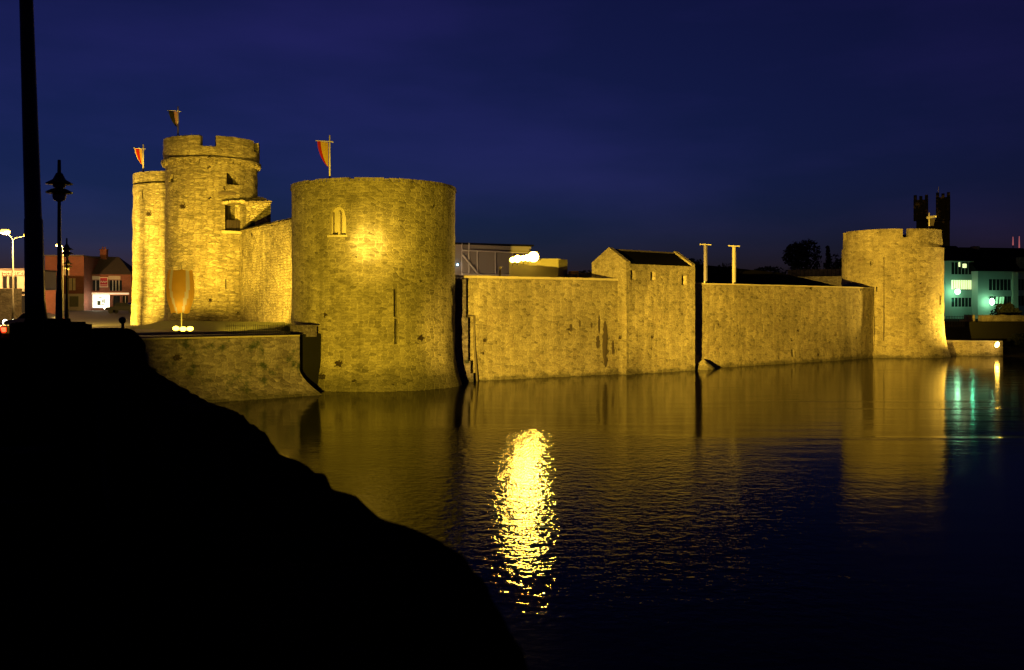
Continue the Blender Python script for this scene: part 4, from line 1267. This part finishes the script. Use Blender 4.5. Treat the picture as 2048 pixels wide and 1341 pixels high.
# ruin walls and quay on the right
d = 136
RW = Flat((X(1925, d), d), (X(2080, d), d))
mb = MB()
for (x0, x1, yt, yb) in ((1895, 1926, 656, 690), (1926, 1936, 640, 690), (1936, 1950, 630, 690), (1950, 1964, 664, 690), (1964, 2070, 631, 690)):
    a, c = X(x0, d), X(x1, d)
    S_ = Flat((a, d), (c, d)); slab_wall(mb, S_, 0, S_.len, 1, Z(yt, d), 1.2, [], .5, .5, .08, .15)
tag(mb.build('ruined_wall', M['dim']), 'broken grey stone garden wall below the houses across the water', 'wall')
mb = MB()
a, c = P(1893, 655, 133), P(1928, 655, 133)
for i in range(12):
    p = a.lerp(c, i / 11); mb.tube([p, (p.x, p.y, Z(632, 133))], .03, 5)
for y in (634, 652): mb.tube([P(1893, y, 133), P(1928, y, 133)], .03, 5)
tag(mb.build('garden_railing', M['iron']), 'dark railing above the broken garden wall beside far tower', 'railing')
t = thing('landing_quay', 'low yellow lit stone landing at the right of the far tower', 'quay', (57, 125, 0))
d = 124
QL = Flat((X(1893, d), d + 1), (X(2001, d), d - .6))
mb = MB(); slab_wall(mb, QL, 0, QL.len, -1, 1.72, 9, [], .6, .5, .05); mb.build('wall', M['corner'], t)
mb = MB()
for i in range(10):
    a, c = QL.len * i / 10, QL.len * (i + 1) / 10 - .02
    q = [QL.pos(a, 1.74, -.06), QL.pos(c, 1.74, -.06), QL.pos(c, 1.9, -.06), QL.pos(a, 1.9, -.06), QL.pos(a, 1.9, .8), QL.pos(c, 1.9, .8)]
    mb.face(q[:4]); mb.face([q[3], q[2], q[5], q[4]])
mb.build('coping', M['kerb'], t)
spot('quay_wash', c_ := (X(1993, d), d - 3.0, 2.3), (X(1940, d), d, .8), 700, 120, .8, (1, .62, .12), .2)
mb = MB()
for i in range(24):
    x0 = 60.8 + i * 1.2
    for k in range(6):
        def hp(i, k):
            x = 60.6 + i * 1.3; y = 116 + k * 3.6 - 6 * math.sin(i * .2)
            return (x, y, -.5 + min(1.3, k * .3 + i * .06) + .4 * noise.noise(Vector((x * .4, y * .4, 1))))
        mb.face([hp(i, k), hp(i + 1, k), hp(i + 1, k + 1), hp(i, k + 1)])
structure(mb.build('far_bank', M['earth'], smooth=True), 'dark earth bank at the right edge of the river', 'bank')
tree('dark bush growing on the bank below the lower pale house', 2012, 150, 600, 48, 3, 'dark bushes on the far bank', n=2200, seed=11)
tree('dark bush at the right edge of the far bank', 2040, 128, 668, 60, 1, 'dark bushes on the far bank', n=2600, seed=12)
for x, y0, y1, lab in ((2026, 474, 491, 'shorter of two pink lit masts above the house roofs'), (2038.5, 473, 496, 'taller of two pink lit masts above the house roofs')):
    dd = 260
    mb = MB(); mb.tube([(X(x, dd), dd, 4), P(x, y1, dd)], .1, 6); mb.tube([P(x, y1, dd), P(x, y0, dd)], [.2, .1], 6, 1)
    tag(mb.build('signal_mast', [M['iron'], glow('pink_mast_lit', (1, .25, .25), .35)]), lab, 'mast', 'pink masts')
# dark hill behind the houses
mb = MB()
for i in range(24):
    for k in range(5):
        def hh(i, k):
            x = 90 + i * 14; y = 225 + k * 22
            return (x, y, 3 + 14 * math.sin(min(1, k / 3) * math.pi / 2) * (1 + .12 * noise.noise(Vector((i * .4, k * .5, 0)))) * min(1, .35 + i * .3))
        mb.face([hh(i, k), hh(i + 1, k), hh(i + 1, k + 1), hh(i, k + 1)])
structure(mb.build('hill', M['earth'], smooth=True), 'low dark hill behind the houses on the right', 'hill')

# ------------------------------------------------------------------ street on the left
d = 150
SB = Flat((X(163, d), d), (X(258, d), d + 1))
zg = 5.45
o1 = [rect(SB, 176, 561, 199, 582), rect(SB, 219, 561, 244, 582), rect(SB, 177, 590, 219, 616), rect(SB, 226, 592, 240, 618), rect(SB, 245, 592, 256, 618)]
t = thing('corner_shop', 'two storey brick shop with slate roof and one glaring lit window', 'shop', tuple(SB.pos(SB.len / 2, zg)))
mb = MB(); wallgrid(mb, SB, 0, SB.len, zg, Z(549, d), 1.5, 1.5, o1, 0)
for u in (0, SB.len): mb.face([SB.pos(u, zg, 0), SB.pos(u, Z(549, d), 0), SB.pos(u, Z(549, d), 8), SB.pos(u, zg, 8)])
mb.build('wall', M['brick'], t)
mb = MB()
ez, rz_ = Z(549, d), Z(510, d)
e = [SB.pos(-.2, ez, -.3), SB.pos(SB.len + .2, ez, -.3), SB.pos(SB.len + .2, ez, 8.3), SB.pos(-.2, ez, 8.3)]
r = [SB.pos(-.2, rz_, 4), SB.pos(SB.len - 2.8, rz_ - .1, 4)]
mb.face([e[0], e[1], r[1], r[0]]); mb.face([e[1], e[2], r[1]]); mb.face([e[2], e[3], r[0], r[1]])
mb.face([e[3], e[0], r[0]])
rf = mb.build('roof', plain('brown_slate', (.10, .085, .07), .85), t)
mb = MB(); p = P(208, 512, d + 4); mb.box((p.x, p.y, p.z + .1), (1.0, .7, 1.6)); mb.box((p.x, p.y, p.z + .95), (1.15, .85, .12)); mb.tube([(p.x - .2, p.y, p.z + 1), (p.x - .2, p.y, p.z + 1.4)], .12, 8); mb.tube([(p.x + .2, p.y, p.z + 1), (p.x + .2, p.y, p.z + 1.35)], .12, 8)
sub(mb.build('chimney', M['brick'], t), rf)
window_on(t, SB, 176, 561, 199, 582, 3); window_on(t, SB, 219, 561, 244, 582, 4)
mb = MB()
for x0, x1 in ((178, 200), (217, 241)):
    o = rect(SB, x0, 552.5, x1, 559.5); mb.face([SB.pos(u, z, -.05) for u, z in ((o['ua'], o['za']), (o['ub'], o['za']), (o['ub'], o['zb']), (o['ua'], o['zb']))])
mb.build('lintel_panel', M['cream'], t)
window_on(t, SB, 177, 590, 219, 616, 1, M['shop_lit'], 'shop_window'); window_on(t, SB, 226, 592, 240, 618, 1); window_on(t, SB, 245, 592, 256, 618, 2)
mb = MB()                              # goods and posters standing in the lit window
for (x0, y0, x1, y1) in ((197, 594, 204, 596), (194, 602, 201, 611), (204, 599, 207, 606), (208, 598, 210, 607), (202, 608, 209, 610), (193, 598, 196, 599.5)):
    o = rect(SB, x0, y0, x1, y1); mb.face([SB.pos(u, z, .12) for u, z in ((o['ua'], o['za']), (o['ub'], o['za']), (o['ub'], o['zb']), (o['ua'], o['zb']))])
mb.build('window_display', plain('window_goods', (.10, .14, .08), .7), t)
mb = MB(); o = rect(SB, 168, 586, 258, 589.5); mb.box(SB.pos((o['ua'] + o['ub']) / 2, (o['za'] + o['zb']) / 2, -.12), (o['ub'] - o['ua'], .2, o['zb'] - o['za']), math.atan2(1, 7)); mb.build('fascia', M['fascia_lit'], t)
pointlight('shop_glow', tuple(SB.pos(SB.len * .4, 7.0, -3)), 160, (1, .85, .55), .4)
t = thing('hanging_sign', 'square red sign with pale script on the brick upper floor', 'sign', tuple(SB.pos(SB.px(208, 565)[0], 9.7, -.2)))
o = rect(SB, 200, 555, 217, 575)
mb = MB(); mb.box(SB.pos((o['ua'] + o['ub']) / 2, (o['za'] + o['zb']) / 2, -.2), (o['ub'] - o['ua'], .14, o['zb'] - o['za']), .14); mb.build('frame', M['sign_white'], t)
mb = MB(); w_ = o['ub'] - o['ua']; h_ = o['zb'] - o['za']
def sq(u0, u1, v0, v1, dd): return [SB.pos(o['ua'] + w_ * u, o['za'] + h_ * v, dd) for u, v in ((u0, v0), (u1, v0), (u1, v1), (u0, v1))]
mb.face(sq(.08, .92, .26, .94, -.30)); mb.face(sq(.08, .92, .08, .2, -.30)); mb.build('panel', M['red_sign'], t)
mb = MB()
for i in range(9):
    a, c = .12 + i * .085, .12 + (i + 1) * .085 - .02
    v = .52 + .05 * math.sin(i * 1.9)
    mb.face(sq(a, c, v - .05, v + .06, -.315))
mb.build('script', M['sign_white'], t)
t = thing('vertical_sign', 'tall narrow lit sign of stacked white letters beside the shop window', 'sign', tuple(SB.pos(SB.px(171, 600)[0], zg, -.3)))
mb = MB(); o = rect(SB, 168.5, 588.5, 175.5, 619); mb.box(SB.pos((o['ua'] + o['ub']) / 2, (o['za'] + o['zb']) / 2, -.22), (o['ub'] - o['ua'], .12, o['zb'] - o['za']), .14); mb.build('board', M['dim'], t)
mb = MB()
for i in range(5):
    u0, z0 = o['ua'] + .03, o['za'] + .04 + i * (o['zb'] - o['za']) / 5
    u1, z1 = o['ub'] - .03, z0 + (o['zb'] - o['za']) / 5 - .06
    mb.face([SB.pos(u, z, -.30) for u, z in ((u0, z0), (u1, z0), (u1, z1), (u0, z1))])
mb.build('light_box', M['shop_lit'], t)
# tall brick building with flat parapet
d = 146
SC = Flat((X(90, d), d), (X(165, d), d + .5))
o2 = [rect(SC, 127, 536, 139, 551), rect(SC, 116, 557, 122, 581), rect(SC, 138, 557, 151, 581), rect(SC, 138, 593, 157, 614)]
t = thing('brick_house', 'three storey red brick building with flat top, left of the slate roofed shop', 'building', tuple(SC.pos(SC.len / 2, zg)))
mb = MB(); wallgrid(mb, SC, 0, SC.len, 5.2, Z(588, d), 2, 2, [o2[3]], 0, mi=1); wallgrid(mb, SC, 0, SC.len, Z(588, d), Z(513, d), 1.5, 1.5, o2[:3], 0)
for u in (0, SC.len): mb.face([SC.pos(u, 5.2, 0), SC.pos(u, Z(513, d), 0), SC.pos(u, Z(513, d), 8), SC.pos(u, 5.2, 8)])
mb.build('wall', [M['brick'], M['cream']], t)
mb = MB(); mb.box(SC.pos(SC.len / 2, Z(512, d) + .04, 3.9), (SC.len + .2, 8.2, .16), .07); mb.build('roof', M['slab'], t)
for q in ((127, 536, 139, 551), (116, 557, 122, 581), (138, 557, 151, 581)): window_on(t, SC, *q, 2, plain('drawn_blind', (.62, .52, .36), .8, bump=0))
window_on(t, SC, 138, 593, 157, 614, 1, plain('dim_shop_glass', (.16, .16, .09), .3, bump=0), 'shop_window')
# pale building with a fascia at far left
d = 132
SD = Flat((X(-40, d), d), (X(57, d), d))
o3 = [rect(SD, 5, 553, 14, 577), rect(SD, 18, 553, 25, 577), rect(SD, 28, 553, 34, 578), rect(SD, 30, 592, 36, 632), rect(SD, 38, 592, 52, 632)]
t = thing('pale_shop', 'pale flat roofed shop with a lettered fascia at the left edge', 'shop', tuple(SD.pos(SD.len / 2, 5)))
mb = MB(); wallgrid(mb, SD, 0, SD.len, 4.7, Z(541, d), 2, 2, o3, 0)
mb.face([SD.pos(SD.len, 4.7, 0), SD.pos(SD.len, Z(541, d), 0), SD.pos(SD.len, Z(541, d), 8), SD.pos(SD.len, 4.7, 8)])
mb.build('wall', M['cream'], t)
mb = MB(); mb.box(SD.pos(SD.len / 2, Z(541, d) + .12, 3.9), (SD.len + .3, 8.4, .22)); mb.build('roof', M['slab'], t)
for q, nm in zip(((5, 553, 14, 577), (18, 553, 25, 577), (28, 553, 34, 578)), (1, 1, 1)): window_on(t, SD, *q, nm)
for q in ((30, 592, 36, 632), (38, 592, 52, 632)): window_on(t, SD, *q, 1, None, 'shop_window')
mb = MB(); o = rect(SD, 3, 583, 56, 587.5); mb.box(SD.pos((o['ua'] + o['ub']) / 2, (o['za'] + o['zb']) / 2, -.1), (o['ub'] - o['ua'], .3, o['zb'] - o['za'])); mb.build('string_band', M['slate'], t)
for txt, x in (('DO', 7), ('TO', 18.5), ('LIKE', 33)):
    cu = bpy.data.curves.new('letters', 'FONT'); cu.body = txt; cu.size = .62; cu.extrude = .02
    tmp = bpy.data.objects.new('fascia_lettering', cu); C.objects.link(tmp)
    bpy.context.view_layer.update()
    me = bpy.data.meshes.new_from_object(tmp.evaluated_get(bpy.context.evaluated_depsgraph_get()))
    bpy.data.objects.remove(tmp)
    o = bpy.data.objects.new('fascia_lettering', me); C.objects.link(o); me.materials.append(M['sign_white'])
    u, z = SD.px(x, 551); p = SD.pos(u, z, -.1)
    o.parent = t; o.location = p - t.location; o.rotation_euler = (R(90), 0, 0)
mb = MB(); o = rect(SD, 4, 545, 52, 552.5); mb.box(SD.pos((o['ua'] + o['ub']) / 2, (o['za'] + o['zb']) / 2, -.03), (o['ub'] - o['ua'], .06, o['zb'] - o['za'])); mb.build('fascia', M['red_cloth'] if False else plain('brown_fascia', (.16, .10, .06), .6), t)
d = 108
SE = Flat((X(-60, d), d), (X(25, d), d + 2))
mb = MB(); slab_wall(mb, SE, 0, SE.len, 4.3, Z(577, d), .8, [], .5, .5, .08, .2)
tag(mb.build('boundary_wall', M['dim']), 'rough stone wall at the far left edge of the street', 'wall')
mb = MB(); mb.prism([(X(84, 150), 153), (X(96, 150), 153), (X(96, 150), 160), (X(84, 150), 160)], 5, Z(520, 150))
tag(mb.build('back_house', M['dim']), 'narrow dim house between the black post and brick building', 'house')
# third brick hoarding
mb = MB(); a, c = P(90, 590, 128), P(120, 590, 128); mb.prism([(a.x, a.y), (c.x, c.y), (c.x, c.y + .3), (a.x, a.y + .3)], 5.0, Z(581, 128))
tag(mb.build('brick_wall', M['brick']), 'low brick wall seen between the black post and the ornate lamps', 'wall')

# ------------------------------------------------------------------ street lamps
def ornate(x, d, label):
    b0 = Vector((X(x, d), d, 4.2))
    t = thing('street_lamp', label, 'street lamp', b0, 'ornate lamps along the bridge')
    mb = MB()
    mb.lathe(b0, [(0, .2), (.25, .2), (.3, .14), (1.2, .13), (1.3, .16), (1.4, .12), (2.3, .10), (2.45, .07), (5.0, .055), (5.3, .05)], 12)
    mb.build('pole', M['iron'], t, True)
    mb = MB(); mb.lathe(b0 + Vector((0, 0, 5.62)), [(0, .03), (.12, .1), (.22, .04), (.9, .036), (.95, .02)], 10)
    z = 5.25
    mb = MB()
    mb.lathe(b0 + Vector((0, 0, 0)), [(5.48, .40), (5.52, .41), (5.62, .22), (5.64, .1), (5.46, .1)], 20)
    mb.lathe(b0, [(5.77, .40), (5.80, .41), (5.92, .2), (6.02, .15), (6.12, .10), (6.14, .06), (6.55, .05), (6.56, .01)], 20)
    mb.build('shade', M['iron'], t, True)
    mb = MB(); mb.lathe(b0, [(5.20, .05), (5.26, .17), (5.38, .21), (5.475, .2)], 16); mb.lathe(b0, [(5.645, .14), (5.69, .19), (5.765, .19)], 16)
    mb.build('globe', M['globe_glass'], t, True)
    mb = MB(); mb.lathe(b0, [(5.82, .245), (5.86, .25), (5.875, .2)], 20); mb.build('collar', M['lamp_steel'], t, True)
ornate(118.5, 32, 'nearest and tallest looking ornate unlit street lamp with double shades')
ornate(133.5, 68, 'second ornate unlit street lamp, just right of the nearest one')
ornate(135, 90, 'third and smallest ornate unlit street lamp, behind the other two')
# twin-arm sodium lamp at the left
d = 98
b0 = Vector((X(26, d), d, road_z(0, d)))
t = thing('street_lamp', 'tall pale twin arm street lamp glowing orange at the left edge', 'street lamp', b0)
mb = MB(); zt = Z(479, d); mb.tube([b0, b0 + Vector((0, 0, 2)), b0 + Vector((0, 0, 2.05)), (b0.x, d, zt)], [.13, .13, .09, .06], 8); mb.build('pole', M['lamp_steel'], t, True)
mb = MB(); a = P(24, 480, d)
mb.tube([(b0.x, d, zt - .05), P(32, 476, d), P(52, 472.5, d)], .045, 6); mb.tube([(b0.x, d, zt - .05), P(22, 474, d), P(12, 466, d - .4)], .045, 6); mb.build('arm', M['lamp_steel'], t)
for x, y in ((11, 463), (58, 470)):
    p = P(x, y, d - .4)
    mb = MB(); mb.ball((p.x, p.y, p.z + .1), .36, 12, 0, .4); hd = mb.build('lamp_head', M['lamp_steel'], t, True)
    mb = MB(); mb.ball((p.x, p.y - .05, p.z - .06), .46, 12, 0, .6); sub(mb.build('lens', M['street_lens'], t, True), hd)
    pointlight('street_glow', (p.x, p.y - .2, p.z - .7), 2200, (1, .55, .13), .2)
d = 104
p = P(116, 491, d)
t = thing('street_lamp', 'distant plain street lamp with small orange flame like glow', 'street lamp', (p.x + .4, d, 4.6))
mb = MB(); mb.tube([(p.x + .55, d, 4.6), (p.x + .55, d, p.z - .3), (p.x + .4, d, p.z - .05), p + Vector((.1, 0, .1))], .05, 6); mb.build('pole', M['lamp_steel'], t)
mb = MB(); mb.ball(p, .26, 10, 0, .5); mb.build('lens', M['street_lens'], t, True)
pointlight('street_glow', (p.x, p.y - .3, p.z - .5), 1500, (1, .55, .13), .15)
# warm wash of street lamps over the road before the shops (lamps out of frame to the left)
d = 124
p = Vector((X(-60, d), d, 13.0))
t = thing('street_lamp', 'unseen plain street lamp out of frame beyond the left edge of the street', 'street lamp', (p.x, d, 5))
mb = MB(); mb.tube([(p.x - .6, d, 5), (p.x - .6, d, p.z), (p.x, d, p.z + .2)], .07, 6); mb.build('pole', M['lamp_steel'], t)
mb = MB(); mb.ball(p, .2, 10, 0, .5); mb.build('lens', M['street_lens'], t, True)
pointlight('street_glow', (p.x, p.y, p.z - .5), 12000, (1, .50, .16), .2)

# ------------------------------------------------------------------ cars
def car(label, x0, x1, d, z0, paint, face=-1, tail=True, group='cars on the street', rz=0):
    """side-on saloon built nose first along local -x when face is -1"""
    cx = (X(x0, d) + X(x1, d)) / 2; Lc = 4.2
    t = thing('car', label, 'car', (cx, d, z0), group)
    k = -face
    prof = [(-2.05, .45), (-2.1, .62), (-1.95, .78), (-1.05, .92), (-.55, 1.38), (.75, 1.40), (1.35, 1.0), (2.0, .95), (2.1, .6), (2.05, .4)]
    mb = MB()
    def ring(y, inset=0): return [(cx + k * px_, d + y, z0 + pz - (inset if pz > 1 else 0)) for px_, pz in prof]
    a, b_, c, e = ring(-.72, .04), ring(-.82), ring(.82), ring(.72, .04)
    for q0, q1 in ((ring(-.82), ring(.82)),):
        for i in range(len(prof)):
            l = (i + 1) % len(prof); mb.face([q0[i], q0[l], q1[l], q1[i]])
        mb.face(q0); mb.face(q1[::-1])
    mb.build('body', paint, t)
    mb = MB()
    for y in (-.825, .825):
        mb.face([(cx + k * u, d + y * 1.004, z0 + v) for u, v in ((-.92, .96), (-.5, 1.32), (.06, 1.33), (.06, .97))])
        mb.face([(cx + k * u, d + y * 1.004, z0 + v) for u, v in ((.14, .97), (.14, 1.33), (.70, 1.33), (1.2, 1.0))])
    mb.face([(cx + k * u, d + y, z0 + v) for u, v, y in ((-1.0, .965, -.7), (-.6, 1.345, -.62), (-.6, 1.345, .62), (-1.0, .965, .7))])
    mb.build('window', M['glass_dark'], t)
    for u in (-1.3, 1.3):
        for y in (-.78, .78):
            mb = MB(); mb.tube([(cx + k * u, d + y - .1, z0 + .31), (cx + k * u, d + y + .1, z0 + .31)], .31, 14); mb.build('wheel', M['rubber'], t)
    for y in (-.62, .62):
        mb = MB(); mb.ball((cx - k * 2.04, d + y, z0 + .68), .19, 10); mb.build('headlight', M['head_lens'], t, True)
        mb = MB(); mb.box((cx + k * 2.06, d + y, z0 + .78), (.14, .26, .2)); mb.build('taillight', M['tail_lens'], t)
    return t
car('pale car seen side on behind the base of the black post', 19, 122, 78, 4.22, M['car_pale'])
c_ = car('dark maroon car with glowing red tail light at the left edge', -160, 21, 46, 4.22, M['car_red'])
car('dark car with bright headlights passing in front of the lit shop', 214, 280, 127, 5.25, M['car_dark'])

# ------------------------------------------------------------------ foreground: bridge, parapet, post
mb = MB()
pts = [(bx(59.5), 59.5), (bx(-8), -8), (bx(-8) - 13, -8), (bx(59.5) - 13, 59.5)]
mb.prism([(p[0] - .25, p[1]) for p in pts][::-1], 1.2, 4.2)
for k in range(5):
    y = 2 + k * 13.5
    mb.prism([(bx(y) - 13, y + 1), (bx(y) - .25, y - 1.2), (bx(y) - .1, y), (bx(y + 2) - .25, y + 2.6), (bx(y) - 13, y + 3)], -1, 1.3)
mb.prism([(bx(49) - 2, 47.5), (bx(50) + 2.8, 50), (bx(52) - 2, 52.5)], -1, 2.95)  # oversized cutwater, out of sight, added to shade the quay wall's left end
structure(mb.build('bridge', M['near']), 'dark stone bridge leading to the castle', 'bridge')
mb = MB()
mb.prism([(-400, 59), (bx(59.5) - 12, 59), (bx(-8) - 12, -8), (-400, -8)], -1, 4.19)
structure(mb.build('near_bank', M['earth']), 'dark near bank beside the bridge', 'bank')
# river-side parapet: its outer top edge, nearest point first
edge_px = [(1078, 1370), (1040, 1292), (1000, 1226), (962, 1160), (925, 1112), (880, 1079), (850, 1068), (820, 1058), (790, 1045), (760, 1028), (720, 1003), (690, 985), (665, 970), (640, 950), (620, 928),
           (585, 915), (560, 907), (545, 890), (530, 865), (500, 845), (475, 822), (440, 812), (415, 804), (390, 790), (360, 772), (330, 755), (300, 733), (285, 712), (272, 693)]
TOP = 5.3
edge = [Vector((X(x, (EYE - TOP) * F / (y - HY)), (EYE - TOP) * F / (y - HY))) for x, y in edge_px]
edge = [Vector((.25, -2.0))] + edge
t = thing('parapet', 'black rough stone parapet sweeping from the lower edge to the quay', 'parapet', (edge[10].x, edge[10].y, 4.2))
mb = MB()
inn = [e + Vector((-.55, -.22)) for e in edge]
def dens(seq, n=4):
    out = []
    for i in range(len(seq) - 1):
        for k in range(n): out.append(seq[i].lerp(seq[i + 1], k / n))
    return out + [seq[-1]]
eo, ei = dens(edge), dens(inn)
for i in range(len(eo) - 1):
    za = TOP + .022 * noise.noise(Vector((eo[i].x * 4, eo[i].y * 4, 0))); zb2 = TOP + .022 * noise.noise(Vector((eo[i + 1].x * 4, eo[i + 1].y * 4, 0)))
    o0 = Vector((.02 * noise.noise(Vector((eo[i].y * 5, 1, 0))), 0)); o1_ = Vector((.02 * noise.noise(Vector((eo[i + 1].y * 5, 1, 0))), 0))
    a, c, e, f = eo[i] + o0, eo[i + 1] + o1_, ei[i + 1], ei[i]
    mb.face([(a.x, a.y, za), (c.x, c.y, zb2), (e.x, e.y, zb2), (f.x, f.y, za)])
    mb.face([(a.x, a.y, za), (a.x + .05, a.y, za - .25), (c.x + .05, c.y, zb2 - .25), (c.x, c.y, zb2)])
    mb.face([(a.x + .05, a.y, za - .25), (a.x - .1, a.y, -.5), (c.x - .1, c.y, -.5), (c.x + .05, c.y, zb2 - .25)])
    mb.face([(f.x, f.y, za), (e.x, e.y, zb2), (e.x, e.y, 4), (f.x, f.y, 4)])
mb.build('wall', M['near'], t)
# cross wall with a scrolled end
t = thing('boundary_wall', 'black low wall with a swept down end crossing the near end of the bridge', 'wall', (-9, 19.5, 4.2))
d = 19.2
outl = [(-200, 681), (10, 681), (13, 680), (90, 678), (143, 677), (146, 658), (178, 657.5), (205, 657), (232, 657.5), (243, 660), (250, 664), (257, 672), (262, 677), (268, 684), (272, 692)]
mb = MB()
for i in range(len(outl) - 1):
    (xa, ya), (xc, yc) = outl[i], outl[i + 1]
    a, c = P(xa, ya, d), P(xc, yc, d)
    q = [(a.x, d, a.z), (c.x, d, c.z), (c.x, d + .5, c.z), (a.x, d + .5, a.z), (a.x, d, 3.9), (c.x, d, 3.9), (c.x, d + .5, 3.9), (a.x, d + .5, 3.9)]
    mb.face([q[4], q[5], q[1], q[0]]); mb.face([q[0], q[1], q[2], q[3]]); mb.face([q[3], q[2], q[6], q[7]])
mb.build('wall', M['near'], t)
mb = MB(); p = P(246, 662, d + .25); mb.tube([p, P(245.5, 648, d + .25)], .03, 6); mb.ball(P(245, 641, d + .25), .072, 12); mb.build('finial', M['iron'], t, True)
# tall black post
d = 14.0
b0 = Vector((X(71, d), d, 4.2))
t = thing('mast', 'tall tapered black mast on a broad plinth, leaning slightly at the left', 'mast', b0)
mb = MB()
a = P(74, 660, d); c = P(52.5, 0, d); top = a + (c - a) * 1.6
mb.tube([a, P(70, 600, d), P(67, 440, d), P(66.5, 438, d), c, top], [.155, .135, .125, .115, .092, .08], 14)
mb.build('shaft', M['iron'], t, True)
mb = MB()
for (x0, x1, y0, y1) in ((22, 146, 650, 900), (30, 135, 645, 650.2), (42, 110, 638, 645.2)):
    z1, z0 = Z(y0, d), max(4.15, Z(y1, d)); w_ = (x1 - x0) / F * d
    mb.box((X((x0 + x1) / 2, d), d + .3, (z0 + z1) / 2), (w_, w_ * .9, z1 - z0), 0, 0, .96)
mb.build('plinth', M['near'], t)
mb = MB(); mb.tube([P(127.5, 690, 15), P(127.5, 644, 15)], .012, 6)
tag(mb.build('thin_rod', M['lamp_steel']), 'thin grey rod standing beside the mast plinth', 'rod')
